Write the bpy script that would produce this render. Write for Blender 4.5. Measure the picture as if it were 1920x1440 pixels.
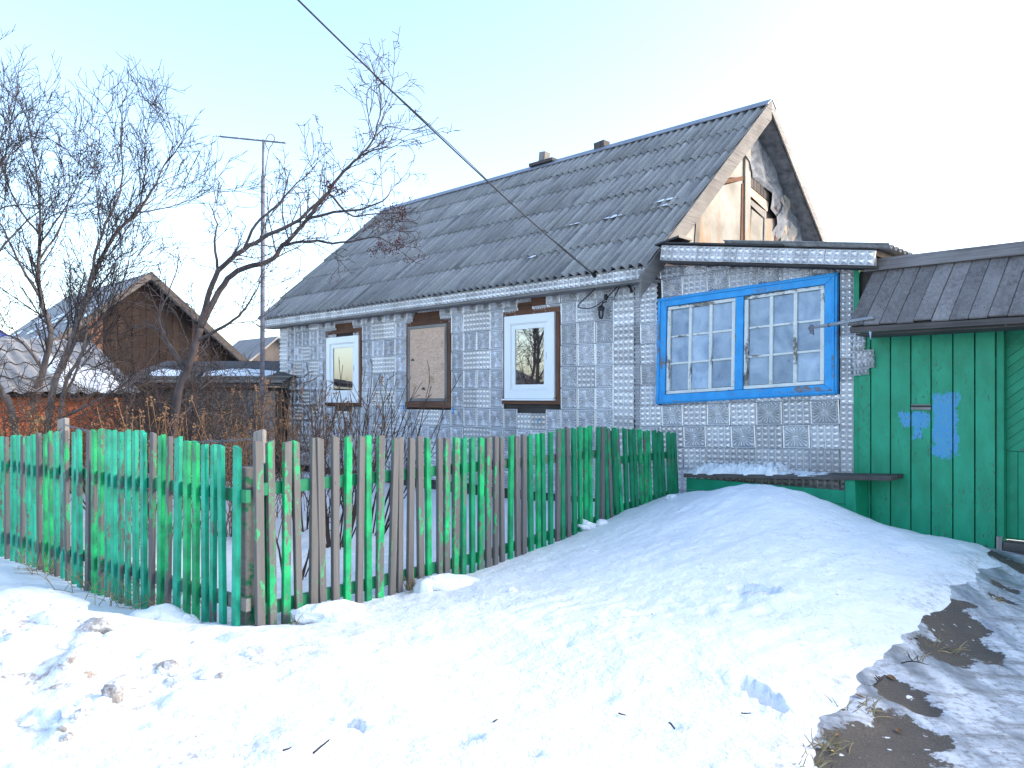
import bpy, bmesh, math, random
import numpy as np
from mathutils import Vector, Matrix

for o in list(bpy.data.objects):
    bpy.data.objects.remove(o)
scene = bpy.context.scene
COL = scene.collection
R = math.radians
rnd = random.Random(11)

# ------------------------------------------------------------------ camera, sky, sun, exposure
EYE, FPX, HOR = 1.6, 1450.0, 745.0          # eye height, focal length and horizon row of the 1920 px photograph
cam_d = bpy.data.cameras.new('camera')
cam = bpy.data.objects.new('camera', cam_d)
COL.objects.link(cam)
cam.location = (0, 0, EYE)
cam.rotation_euler = (R(90), 0, 0)
cam_d.sensor_width = 36
cam_d.lens = 36 * FPX / 1920
cam_d.shift_y = (HOR - 720) / 1920
cam_d.clip_start = .05
cam_d.clip_end = 3000
scene.camera = cam

SUN_AZ, SUN_EL = 88.0, 24.0                  # degrees clockwise from +Y (straight ahead); low sun to the right
world = bpy.data.worlds.new('World')
scene.world = world
world.use_nodes = True
wn = world.node_tree
bg = wn.nodes['Background']
sky = wn.nodes.new('ShaderNodeTexSky')
sky.sky_type = 'NISHITA'
sky.sun_disc = False
sky.sun_elevation = R(SUN_EL)
sky.sun_rotation = R(SUN_AZ)
sky.altitude = 300
sky.air_density = 1.0
sky.dust_density = 2.6
sky.ozone_density = 1.2
wn.links.new(sky.outputs[0], bg.inputs[0])
bg.inputs[1].default_value = .15
sd = bpy.data.lights.new('sun', 'SUN')
sd.energy = 0.5
sd.angle = R(10)
sd.color = (1.0, .94, .86)
sun = bpy.data.objects.new('sun', sd)
COL.objects.link(sun)
to_sun = Vector((math.sin(R(SUN_AZ)) * math.cos(R(SUN_EL)), math.cos(R(SUN_AZ)) * math.cos(R(SUN_EL)), math.sin(R(SUN_EL))))
sun.rotation_euler = to_sun.to_track_quat('Z', 'Y').to_euler()
sun.location = (12, -6, 14)
vs = scene.view_settings
vs.view_transform = 'Standard'
vs.look = 'None'
vs.gamma = 1
vs.use_curve_mapping = False
vs.exposure = 2.0
scene.cycles.max_bounces = 5
scene.cycles.diffuse_bounces = 3
scene.cycles.glossy_bounces = 3
scene.cycles.transmission_bounces = 2

# ------------------------------------------------------------------ frames: the street line of the house
OX, OY = 1.78, 11.20                          # house corner where the veranda begins
RX, RY = .7188, -.6952                        # local x: along the front, to the right
IX, IY = .6952, .7188                         # local y: into the house
HROT = math.atan2(RY, RX)

def dpx(px): return (px - 960) / FPX
def on_front(px, py, y=0.0):
    """photo pixel -> local (x, z) on the vertical plane local y = const"""
    d = dpx(px)
    x = (d * (OY + y * IY) - OX - y * IX) / (RX - d * RY)
    Y = OY + x * RY + y * IY
    return x, EYE + (HOR - py) / FPX * Y
def on_side(px, py, x=0.0):
    """photo pixel -> local (y, z) on the vertical plane local x = const"""
    d = dpx(px)
    y = (d * (OY + x * RY) - OX - x * RX) / (IX - d * IY)
    Y = OY + x * RY + y * IY
    return y, EYE + (HOR - py) / FPX * Y
def at(px, py, Y):
    return Vector((dpx(px) * Y, Y, EYE + (HOR - py) / FPX * Y))
def ground_pt(px, py, z=0.0):
    Y = (EYE - z) * FPX / (py - HOR)
    return Vector((dpx(px) * Y, Y, z))
def wpt(x, y, z=0.0):
    return Vector((OX + x * RX + y * IX, OY + x * RY + y * IY, z))

# ------------------------------------------------------------------ helpers
class MB:
    def __init__(s): s.v = []; s.f = []
    def quad(s, a, b, c, d):
        n = len(s.v); s.v += [tuple(a), tuple(b), tuple(c), tuple(d)]; s.f.append((n, n+1, n+2, n+3)); return s
    def poly(s, pts):
        n = len(s.v); s.v += [tuple(p) for p in pts]; s.f.append(tuple(range(n, n+len(pts)))); return s
    def box(s, x0, x1, y0, y1, z0, z1):
        return s.hexa([(x0,y0,z0),(x1,y0,z0),(x1,y1,z0),(x0,y1,z0),(x0,y0,z1),(x1,y0,z1),(x1,y1,z1),(x0,y1,z1)])
    def hexa(s, p):
        n = len(s.v); s.v += [tuple(q) for q in p]
        for f in ((0,3,2,1),(4,5,6,7),(0,1,5,4),(1,2,6,5),(2,3,7,6),(3,0,4,7)): s.f.append(tuple(n+i for i in f))
        return s
    def prism(s, poly, off):
        """closed polygon extruded by vector off"""
        n = len(s.v); k = len(poly); off = Vector(off)
        a = [Vector(p) for p in poly]
        s.v += [tuple(p) for p in a] + [tuple(p + off) for p in a]
        s.f.append(tuple(n+i for i in range(k))); s.f.append(tuple(n+k+i for i in reversed(range(k))))
        for i in range(k):
            j = (i+1) % k; s.f.append((n+i, n+k+i, n+k+j, n+j))
        return s
    def tube(s, pts, rad, sides=4, cap=True):
        pts = [Vector(p) for p in pts]; m = len(pts)
        if not hasattr(rad, '__len__'): rad = [rad] * m
        n = len(s.v); ref = None
        for i, p in enumerate(pts):
            t = (pts[min(i+1, m-1)] - pts[max(i-1, 0)])
            t = t.normalized() if t.length > 1e-9 else Vector((0,0,1))
            if ref is None: ref = t.orthogonal().normalized()
            ref = (ref - t * ref.dot(t)); ref = ref.normalized() if ref.length > 1e-6 else t.orthogonal().normalized()
            b = t.cross(ref)
            for k in range(sides):
                a = 2 * math.pi * k / sides
                s.v.append(tuple(p + (ref * math.cos(a) + b * math.sin(a)) * rad[i]))
        for i in range(m-1):
            for k in range(sides):
                k2 = (k+1) % sides
                s.f.append((n+i*sides+k, n+i*sides+k2, n+(i+1)*sides+k2, n+(i+1)*sides+k))
        if cap:
            s.f.append(tuple(n+k for k in reversed(range(sides)))); s.f.append(tuple(n+(m-1)*sides+k for k in range(sides)))
        return s
    def mesh(s, name, mat=None, smooth=False):
        me = bpy.data.meshes.new(name); me.from_pydata(s.v, [], s.f); me.update()
        if mat: me.materials.append(mat)
        if smooth: me.polygons.foreach_set('use_smooth', [True] * len(me.polygons))
        return me
    def build(s, name, mat, parent=None, loc=None, smooth=False, rot=None, bevel=0):
        me = s.mesh(name, mat, smooth)
        if bevel: bevel_mesh(me, bevel)
        return put(name, me, parent, loc, rot)

def bevel_mesh(me, w):
    bm = bmesh.new(); bm.from_mesh(me)
    bmesh.ops.recalc_face_normals(bm, faces=bm.faces)
    bmesh.ops.bevel(bm, geom=list(bm.edges), offset=w, segments=1, affect='EDGES', profile=.5)
    bm.to_mesh(me); bm.free()
def put(name, me, parent=None, loc=None, rot=None, scale=None):
    o = bpy.data.objects.new(name, me); COL.objects.link(o)
    if parent: o.parent = parent
    if loc is not None: o.location = loc
    if rot is not None: o.rotation_euler = rot
    if scale is not None: o.scale = scale
    return o
def tag(o, label=None, cat=None, group=None, kind=None):
    if label: o['label'] = label
    if cat: o['category'] = cat
    if group: o['group'] = group
    if kind: o['kind'] = kind
    return o
def thing(name, label, cat, loc=(0,0,0), rz=0, group=None):
    o = bpy.data.objects.new(name, None); COL.objects.link(o)
    o.empty_display_size = .2
    o.location = loc; o.rotation_euler = (0, 0, rz)
    return tag(o, label, cat, group)
def clip_poly(poly, nx, ny, c):
    """keep nx*x+ny*y<=c"""
    out = []
    for i in range(len(poly)):
        a, b = poly[i], poly[(i+1) % len(poly)]
        da, db = nx*a[0]+ny*a[1]-c, nx*b[0]+ny*b[1]-c
        if da <= 0: out.append(a)
        if (da < 0 < db) or (db < 0 < da):
            t = da / (da - db); out.append((a[0]+(b[0]-a[0])*t, a[1]+(b[1]-a[1])*t))
    return out

# ------------------------------------------------------------------ vector noise for the terrain
def vnoise(x, y, seed=0):
    xi = np.floor(x).astype(np.int64); yi = np.floor(y).astype(np.int64)
    xf = x - xi; yf = y - yi
    u = xf*xf*xf*(xf*(xf*6-15)+10); v = yf*yf*yf*(yf*(yf*6-15)+10)
    def h(a, b):
        n = (a * 374761393 + b * 668265263 + seed * 974711) & 0x7fffffff
        n = ((n ^ (n >> 13)) * 1274126177) & 0x7fffffff
        return ((n ^ (n >> 16)) & 0xffff) / 65535.0
    return (h(xi,yi)*(1-u)+h(xi+1,yi)*u)*(1-v)+(h(xi,yi+1)*(1-u)+h(xi+1,yi+1)*u)*v
def fbm(x, y, oct=4, seed=0):
    s = 0; a = .5
    for i in range(oct):
        s = s + a * (vnoise(x, y, seed+i) - .5); x = x*2.03+7.1; y = y*2.03+3.7; a *= .5
    return s

# ------------------------------------------------------------------ materials
class NT:
    def __init__(s, name):
        s.m = bpy.data.materials.new(name); s.m.use_nodes = True
        s.t = s.m.node_tree; s.b = s.t.nodes['Principled BSDF']
        s._co = None
    def n(s, kind, **kw):
        x = s.t.nodes.new('ShaderNode' + kind)
        for k, v in kw.items(): setattr(x, k, v)
        return x
    def l(s, a, b): s.t.links.new(a, b)
    def co(s, scale=(1,1,1), out='Object'):
        if s._co is None: s._co = s.n('TexCoord')
        mp = s.n('Mapping'); mp.inputs['Scale'].default_value = scale
        s.l(s._co.outputs[out], mp.inputs[0]); return mp.outputs[0]
    def rco(s, scale=(1,1,1), amt=37.0):
        """object coordinates shifted by a per-object random amount"""
        v = s.co(scale); oi = s.n('ObjectInfo')
        mul = s.n('Math', operation='MULTIPLY'); s.l(oi.outputs['Random'], mul.inputs[0]); mul.inputs[1].default_value = amt
        add = s.n('VectorMath', operation='ADD'); s.l(v, add.inputs[0]); s.l(mul.outputs[0], add.inputs[1]); return add.outputs[0]
    def rand(s): return s.n('ObjectInfo').outputs['Random']
    def noise(s, vec, scale, detail=4, rough=.55, dist=0):
        x = s.n('TexNoise'); x.inputs['Scale'].default_value = scale; x.inputs['Detail'].default_value = detail
        x.inputs['Roughness'].default_value = rough; x.inputs['Distortion'].default_value = dist
        s.l(vec, x.inputs['Vector']); return x.outputs['Fac']
    def ramp(s, fac, stops, interp='LINEAR'):
        x = s.n('ValToRGB'); x.color_ramp.interpolation = interp
        e = x.color_ramp.elements
        while len(e) < len(stops): e.new(.5)
        for i, (p, c) in enumerate(stops):
            e[i].position = p; e[i].color = (c, c, c, 1) if not hasattr(c, '__len__') else (*c, 1)
        s.l(fac, x.inputs[0]); return x.outputs[0]
    def mix(s, fac, a, b, blend='MIX'):
        x = s.n('Mix', data_type='RGBA', blend_type=blend)
        for sock, val in ((x.inputs[0], fac), (x.inputs[6], a), (x.inputs[7], b)):
            if hasattr(val, 'node'): s.l(val, sock)
            elif hasattr(val, '__len__'): sock.default_value = (*val, 1)
            else: sock.default_value = val
        return x.outputs[2]
    def math(s, op, a, b=0.0, c=None):
        x = s.n('Math', operation=op)
        for i, val in enumerate((a, b) if c is None else (a, b, c)):
            if hasattr(val, 'node'): s.l(val, x.inputs[i])
            else: x.inputs[i].default_value = val
        return x.outputs[0]
    def attr(s, name): return s.n('Attribute', attribute_name=name).outputs['Fac']
    def bump(s, h, strength=.3, dist=.01):
        x = s.n('Bump'); x.inputs['Strength'].default_value = strength; x.inputs['Distance'].default_value = dist
        s.l(h, x.inputs['Height']); s.l(x.outputs[0], s.b.inputs['Normal'])
    def out(s, color=None, rough=None, metal=None, spec=None):
        for key, val in (('Base Color', color), ('Roughness', rough), ('Metallic', metal), ('Specular IOR Level', spec)):
            if val is None: continue
            if hasattr(val, 'node'): s.l(val, s.b.inputs[key])
            elif hasattr(val, '__len__'): s.b.inputs[key].default_value = (*val, 1)
            else: s.b.inputs[key].default_value = val
        return s.m

def grain(axis, along=1.2, across=26.0):
    v = [across, across, across]; v['xyz'.index(axis)] = along
    return tuple(v)
def wood(name, a, b, axis='z', dark=None, rough=.85):
    t = NT(name); v = t.rco(grain(axis))
    g = t.noise(v, 1.0, 6, .65, .6)
    big = t.noise(t.rco((1.3,1.3,1.3)), 1.6, 4)
    c = t.mix(t.ramp(g, [(.28, 0.0), (.72, 1.0)]), a, b)
    c = t.mix(t.ramp(big, [(.4, 0.0), (.75, .55)]), c, dark or tuple(x*.5 for x in a))
    hv = t.n('HueSaturation'); t.l(c, hv.inputs['Color'])
    t.l(t.math('MULTIPLY_ADD', t.rand(), .5, .75), hv.inputs['Value'])
    cracks = t.ramp(t.noise(t.rco(grain(axis, .8, 70)), 1.0, 3, .5), [(.30, 1.0), (.36, 0.0)])
    c2 = t.mix(cracks, hv.outputs[0], (.02, .017, .015))
    t.bump(g, .5, .006)
    return t.out(c2, rough, 0, .25)
def peel(name, paint, under, axis='z', lo=.35, hi=.75, rough=.55, fade=None, scale=3.0, stretch=.28):
    """old paint flaking off weathered wood; how much is left differs from piece to piece"""
    t = NT(name); v = t.rco(grain(axis))
    g = t.noise(v, 1.0, 6, .65, .5)
    wcol = t.mix(t.ramp(g, [(.3, 0.0), (.7, 1.0)]), under, tuple(x*1.5 for x in under))
    sv = [scale*3.2]*3; sv['xyz'.index(axis)] = scale*stretch*3.2
    p1 = t.noise(t.rco(tuple(sv)), 1.0, 5, .62, .2)
    p2 = t.noise(t.rco((9,9,9)), 2.2, 5, .7)
    m = t.math('ADD', t.math('MULTIPLY', p1, .72), t.math('MULTIPLY', p2, .28))
    thr = t.math('MULTIPLY_ADD', t.rand(), hi-lo, lo)
    d = t.math('MULTIPLY', t.math('SUBTRACT', m, thr), 16.0)
    k = t.n('Clamp'); t.l(d, k.inputs[0])
    mask = k.outputs[0]                                      # 1 = bare wood
    tone = t.noise(t.rco((3,3,3)), 2.0, 4)
    pc = t.mix(t.ramp(tone, [(.35, 0.0), (.7, 1.0)]), paint, fade or tuple(min(1, x*1.35+.01) for x in paint))
    chips = t.ramp(t.noise(t.rco((30,30,16)), 2.0, 3, .6), [(.66, 0.0), (.70, .8)])
    pc = t.mix(chips, pc, tuple(x*.35 for x in under))
    c = t.mix(mask, pc, wcol)
    h = t.math('ADD', t.math('MULTIPLY', mask, -.5), t.math('MULTIPLY', g, .5))
    t.bump(h, .5, .004)
    return t.out(c, t.mix(mask, (rough,)*3, (.85,)*3), 0, .35)

M = {}
def make_materials():
    # --- snow
    t = NT('snow'); w = t.co()
    big = t.noise(w, .9, 3, .55); mid = t.noise(w, 8, 4, .65); fine = t.noise(w, 55, 3, .65)
    base = t.mix(t.ramp(big, [(.35, 0.0), (.7, 1.0)]), (.74,.77,.80), (.86,.875,.885))
    dv = t.co((1,1,1)); grit = t.noise(dv, 26, 3, .5); gm = t.noise(dv, 1.1, 3)
    gate = t.ramp(gm, [(.45, 0.0), (.62, 1.0)])
    gs = t.math('MULTIPLY', t.ramp(grit, [(.60, 0.0), (.70, .6)]), gate)
    c = t.mix(gs, base, (.34,.36,.42))
    dirt = t.math('MULTIPLY', t.attr('dirt'), t.ramp(t.noise(w, 14, 4, .75), [(.46, 0.0), (.62, 1.0)]))
    c = t.mix(dirt, c, (.33,.27,.22))
    speck = t.n('TexVoronoi'); speck.inputs['Scale'].default_value = 5.5; t.l(w, speck.inputs['Vector'])
    sp = t.math('MULTIPLY', t.ramp(speck.outputs['Distance'], [(.028, 1.0), (.04, 0.0)]), t.ramp(t.noise(w, 1.7, 2), [(.5, 0.0), (.55, 1.0)]))
    c = t.mix(sp, c, (.05,.04,.035))
    h = t.math('ADD', t.math('MULTIPLY', mid, .8), t.math('MULTIPLY', fine, .14))
    t.bump(h, .7, .06)
    t.b.inputs['Subsurface Weight'].default_value = .0
    M['snow'] = t.out(c, .62, 0, .3)
    # --- icy path with bare ground
    t = NT('icy_path'); w = t.co()
    # streaks run along the path
    st = t.n('Mapping'); st.inputs['Rotation'].default_value = (0, 0, R(-38)); st.inputs['Scale'].default_value = (1.6, .45, 1)
    t.l(t.co(), st.inputs[0]); s1 = t.noise(st.outputs[0], 2.6, 6, .68, .3)
    st2 = t.n('Mapping'); st2.inputs['Rotation'].default_value = (0, 0, R(15)); st2.inputs['Scale'].default_value = (.5, 2.2, 1)
    t.l(t.co(), st2.inputs[0]); s2 = t.noise(st2.outputs[0], 3.2, 6, .7, .2)
    ice = t.mix(t.ramp(s1, [(.36, 0.0), (.60, 1.0)]), (.20,.215,.25), (.62,.65,.69))
    ice = t.mix(t.ramp(s2, [(.50, 0.0), (.64, .85)]), ice, (.20,.195,.195))
    ice = t.mix(t.ramp(t.noise(w, 22, 4, .75), [(.50, 0.0), (.66, .8)]), ice, (.16,.15,.15))
    bare_n = t.noise(w, 7, 6, .75)
    bm_ = t.math('ADD', t.attr('bare'), t.math('MULTIPLY', t.math('SUBTRACT', bare_n, .5), 1.5))
    bmask = t.ramp(bm_, [(.47, 0.0), (.53, 1.0)])
    pebble = t.noise(w, 95, 4, .7); soil = t.mix(t.ramp(pebble, [(.3, 0.0), (.72, 1.0)]), (.045,.038,.032), (.15,.125,.10))
    soil = t.mix(t.ramp(t.noise(w, 3, 4), [(.4, 0.0), (.7, .6)]), soil, (.055,.05,.048))
    crumb = t.ramp(t.noise(w, 16, 3, .5), [(.68, 0.0), (.72, 1.0)])
    soil = t.mix(crumb, soil, (.75,.78,.82))
    c = t.mix(bmask, ice, soil)
    h = t.math('ADD', t.math('MULTIPLY', bmask, -.6), t.math('MULTIPLY', t.math('ADD', pebble, s1), .4))
    t.bump(h, .6, .02)
    M['path'] = t.out(c, t.mix(bmask, t.ramp(s1, [(.4, .30), (.6, .6)]), (.8,.8,.8)), 0, .4)
    # --- pressed tin
    t = NT('pressed_tin'); v = t.rco()
    a = t.noise(v, 7, 5, .6); f = t.noise(v, 55, 4, .6)
    c = t.mix(t.ramp(a, [(.35, 0.0), (.7, 1.0)]), (.47,.465,.49), (.62,.615,.635))
    c = t.mix(t.ramp(t.math('ADD', t.attr('painted_relief'), t.math('MULTIPLY', t.math('SUBTRACT', f, .5), .5)), [(.30, 0.0), (.85, 1.0)]), c, (.84,.845,.86))   # relief shading put into the colour: raised ribs brighter than grooves
    c = t.mix(t.ramp(f, [(.58, 0.0), (.72, .5)]), c, (.20,.20,.22))
    hv = t.n('HueSaturation'); t.l(c, hv.inputs['Color']); t.l(t.math('MULTIPLY_ADD', t.rand(), .30, .85), hv.inputs['Value'])
    t.bump(f, .15, .003)
    M['tin'] = t.out(hv.outputs[0], t.ramp(a, [(.3, .26), (.7, .42)]), .6, .5)
    # --- corrugated asbestos slate
    t = NT('roof_slate'); v = t.rco((1,1,1), 11)
    s1 = t.noise(t.rco((9, .8, .8), 11), 1.0, 5, .6); sp = t.noise(v, 48, 4, .7); b = t.noise(v, 2.2, 5, .65)
    c = t.mix(t.ramp(s1, [(.3, 0.0), (.72, 1.0)]), (.15,.15,.16), (.43,.425,.42))
    c = t.mix(t.ramp(b, [(.42, 0.0), (.72, .8)]), c, (.30,.295,.28))
    c = t.mix(t.ramp(sp, [(.56, 0.0), (.68, .8)]), c, (.05,.052,.055))
    hv = t.n('HueSaturation'); t.l(c, hv.inputs['Color']); t.l(t.math('MULTIPLY_ADD', t.rand(), .2, .9), hv.inputs['Value'])
    t.bump(sp, .3, .004)
    M['slate'] = t.out(hv.outputs[0], .92, 0, .2)
    # --- woods
    for ax in 'xyz':
        M['wood_grey_'+ax] = wood('weathered_wood_'+ax, (.20,.185,.175), (.34,.32,.30), ax)
        M['wood_dark_'+ax] = wood('dark_wood_'+ax, (.060,.052,.050), (.125,.11,.105), ax)
        M['canopy_'+ax] = wood('canopy_wood_'+ax, (.095,.083,.083), (.22,.20,.195), ax, (.30,.28,.275))
        M['log_'+ax] = wood('old_log_'+ax, (.012,.008,.007), (.034,.019,.014), ax)
        M['wood_brown_'+ax] = wood('brown_wood_'+ax, (.115,.055,.035), (.20,.10,.062), ax)
        M['green_'+ax] = peel('green_gate_paint_'+ax, (.005,.225,.113), (.16,.15,.12), ax, .60, .72, .5, (.009,.29,.155), 1.0)
        M['blue_'+ax] = peel('blue_window_paint_'+ax, (.022,.27,.62), (.15,.13,.12), ax, .53, .60, .5, (.04,.36,.74), 2.0)
        M['white_'+ax] = peel('flaking_white_paint_'+ax, (.62,.63,.60), (.13,.115,.10), ax, .50, .56, .6, (.72,.73,.70), 2.6)
    M['slat_turq'] = peel('turquoise_slat_paint', (.006,.22,.13), (.092,.086,.08), 'z', .49, .64, .5, (.012,.40,.25))
    M['slat_green'] = peel('green_slat_paint', (.006,.19,.078), (.105,.099,.095), 'z', .36, .62, .5, (.008,.48,.15))
    M['slat_old'] = peel('worn_slat_paint', (.008,.24,.09), (.108,.102,.098), 'z', .24, .46, .5, (.012,.52,.17))
    M['slat_deep'] = peel('deep_green_slat_paint', (.005,.16,.07), (.12,.115,.10), 'z', .55, .72, .5, (.008,.27,.12))
    M['rail_green'] = peel('rail_paint', (.005,.15,.065), (.15,.14,.13), 'x', .40, .65, .5)
    # --- plank wall paint with blue repaint patches
    t = NT('green_gate_with_blue_patches')
    v = t.co(); g = t.noise(t.rco(grain('z')), 1.0, 6, .65, .5)
    tone = t.noise(t.rco((3,3,1.2)), 2.0, 5)
    c = t.mix(t.ramp(tone, [(.35, 0.0), (.7, 1.0)]), (.006,.235,.118), (.012,.33,.18))
    sx = t.n('SeparateXYZ'); t.l(v, sx.inputs[0])
    M['_patch'] = (t, c, sx, g)
    # --- plywood, window plastic, glass
    t = NT('raw_chipboard'); v = t.co((5,5,14)); a = t.noise(v, 2.0, 6, .7, 1.6); b = t.noise(t.co(), 3.2, 4)
    c = t.mix(t.ramp(a, [(.35, 0.0), (.65, 1.0)]), (.56,.35,.24), (.80,.58,.44))
    c = t.mix(t.ramp(t.noise(t.co((22,22,50)), 1.0, 4, .6, 1.2), [(.60, 0.0), (.66, .8)]), c, (.22,.12,.065))
    c = t.mix(t.ramp(b, [(.56, 0.0), (.72, .6)]), c, (.30,.16,.08))
    M['osb'] = t.out(c, .8, 0, .25)
    t = NT('white_plastic'); M['pvc'] = t.out((.86,.875,.885), .28, 0, .5)
    t = NT('window_glass'); t.b.inputs['IOR'].default_value = 3.2
    M['glass'] = t.out((.022,.020,.026), .015, 0, .5)
    t = NT('frosted_pane'); v = t.rco((1,1,1)); a = t.noise(v, 2.2, 4, .5, 1.5); b = t.noise(v, 9, 6, .7, .8)
    c = t.mix(t.ramp(a, [(.32, 0.0), (.70, 1.0)]), (.17,.25,.36), (.38,.48,.60))
    c = t.mix(t.ramp(b, [(.60, 0.0), (.72, .6)]), c, (.11,.14,.18))
    hv = t.n('HueSaturation'); t.l(c, hv.inputs['Color']); t.l(t.math('MULTIPLY_ADD', t.rand(), .55, .65), hv.inputs['Value'])
    M['frost'] = t.out(hv.outputs[0], t.ramp(b, [(.4, .18), (.65, .5)]), 0, .5)
    # --- gable sheets
    t = NT('old_fibreboard'); v = t.rco((1,1,1)); a = t.noise(v, 1.6, 5, .6); b = t.noise(v, 42, 3, .6)
    rust = t.noise(t.rco((2.5,2.5,.7)), 1.0, 5, .6)
    c = t.mix(t.ramp(a, [(.35, 0.0), (.7, 1.0)]), (.24,.225,.20), (.44,.42,.39))
    c = t.mix(t.ramp(rust, [(.52, 0.0), (.68, .85)]), c, (.34,.185,.08))
    c = t.mix(t.ramp(b, [(.70, 0.0), (.74, .8)]), c, (.12,.08,.06))
    M['fibre'] = t.out(c, .85, 0, .2)
    t = NT('roofing_felt'); a = t.noise(t.rco(), 8, 5); M['felt'] = t.out(t.ramp(a, [(.3, (.10,.11,.13)), (.7, (.26,.28,.31))]), .8, 0, .3)
    t = NT('black_rubber'); M['black'] = t.out((.014,.014,.018), .45, 0, .4)
    t = NT('galvanised_metal'); a = t.noise(t.co(), 12, 4); M['metal'] = t.out(t.ramp(a, [(.3, (.22,.24,.27)), (.7, (.40,.42,.45))]), .45, .7, .5)
    t = NT('ridge_tin'); a = t.noise(t.co((.6,3,3)), 3, 5); M['ridge'] = t.out(t.ramp(a, [(.3, (.16,.18,.22)), (.7, (.34,.37,.43))]), .5, .4, .5)
    t = NT('painted_iron'); a = t.noise(t.co(), 9, 4); M['iron'] = t.out(t.ramp(a, [(.3, (.10,.10,.125)), (.7, (.22,.21,.25))]), .55, .2, .4)
    t = NT('porcelain'); M['porcelain'] = t.out((.55,.52,.48), .3, 0, .5)
    # --- plants
    t = NT('bark'); v = t.co((14,14,3)); a = t.noise(v, 1.0, 5, .65)
    c = t.mix(t.ramp(a, [(.3, 0.0), (.7, 1.0)]), (.055,.048,.047), (.16,.14,.135)); t.bump(a, .5, .01); M['bark'] = t.out(c, .85, 0, .25)
    t = NT('rowan_bark'); v = t.co((10,10,6)); a = t.noise(v, 1.0, 5, .65)
    c = t.mix(t.ramp(a, [(.3, 0.0), (.7, 1.0)]), (.032,.025,.027), (.11,.088,.088)); t.bump(a, .4, .008); M['rowan'] = t.out(c, .75, 0, .3)
    t = NT('twig_bark'); M['twig'] = t.out((.030,.025,.028), .75, 0, .25)
    t = NT('shrub_bark'); M['shrub'] = t.out((.065,.043,.034), .8, 0, .25)
    t = NT('dried_berries'); M['berry'] = t.out((.050,.014,.016), .5, 0, .4)
    t = NT('dry_stem'); a = t.noise(t.co(), 6, 3); M['dry'] = t.out(t.ramp(a, [(.3, (.17,.085,.042)), (.7, (.34,.20,.11))]), .85, 0, .2)
    t = NT('dry_grass'); a = t.noise(t.co(), 6, 3); M['straw'] = t.out(t.ramp(a, [(.3, (.22,.16,.075)), (.7, (.42,.33,.18))]), .85, 0, .2)
    # --- brick, logs
    t = NT('red_brick'); a = t.noise(t.rco(), 18, 4)
    c = t.mix(t.ramp(a, [(.35, 0.0), (.7, 1.0)]), (.34,.085,.038), (.50,.155,.068))
    hv = t.n('HueSaturation'); t.l(c, hv.inputs['Color']); t.l(t.math('MULTIPLY_ADD', t.rand(), .6, .65), hv.inputs['Value'])
    M['brick'] = t.out(hv.outputs[0], .88, 0, .2)
    t = NT('mortar'); M['mortar'] = t.out((.30,.22,.17), .95, 0, .1)
    t = NT('blue_sheet_metal'); M['bluemetal'] = t.out((.02,.05,.55), .4, 0, .4)
    # --- lumps of dirty snow
    t = NT('dirty_snow'); v = t.rco(); a = t.noise(v, 9, 6, .7); b = t.noise(v, 40, 4, .7)
    lim = t.math('MULTIPLY_ADD', t.rand(), .16, .46)
    k = t.n('Clamp'); t.l(t.math('MULTIPLY', t.math('SUBTRACT', a, lim), 7.0), k.inputs[0])
    c = t.mix(k.outputs[0], (.84,.86,.88), (.42,.36,.30)); t.bump(t.math('ADD', a, t.math('MULTIPLY', b, .4)), .8, .03)
    M['chunk'] = t.out(c, .7, 0, .25)
    t = NT('grimy_ice'); v = t.rco(); a = t.noise(v, 11, 5, .72); b = t.noise(v, 45, 4, .7)
    c = t.mix(t.ramp(a, [(.38, 0.0), (.56, 1.0)]), (.78,.80,.83), (.34,.315,.29)); c = t.mix(t.ramp(b, [(.58, 0.0), (.68, .7)]), c, (.14,.125,.115))
    t.bump(t.math('ADD', a, t.math('MULTIPLY', b, .4)), .9, .03); M['grime'] = t.out(c, .7, 0, .25)
    t = NT('leaf_litter'); M['leaf'] = t.out((.20,.11,.055), .8, 0, .2)
make_materials()

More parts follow.
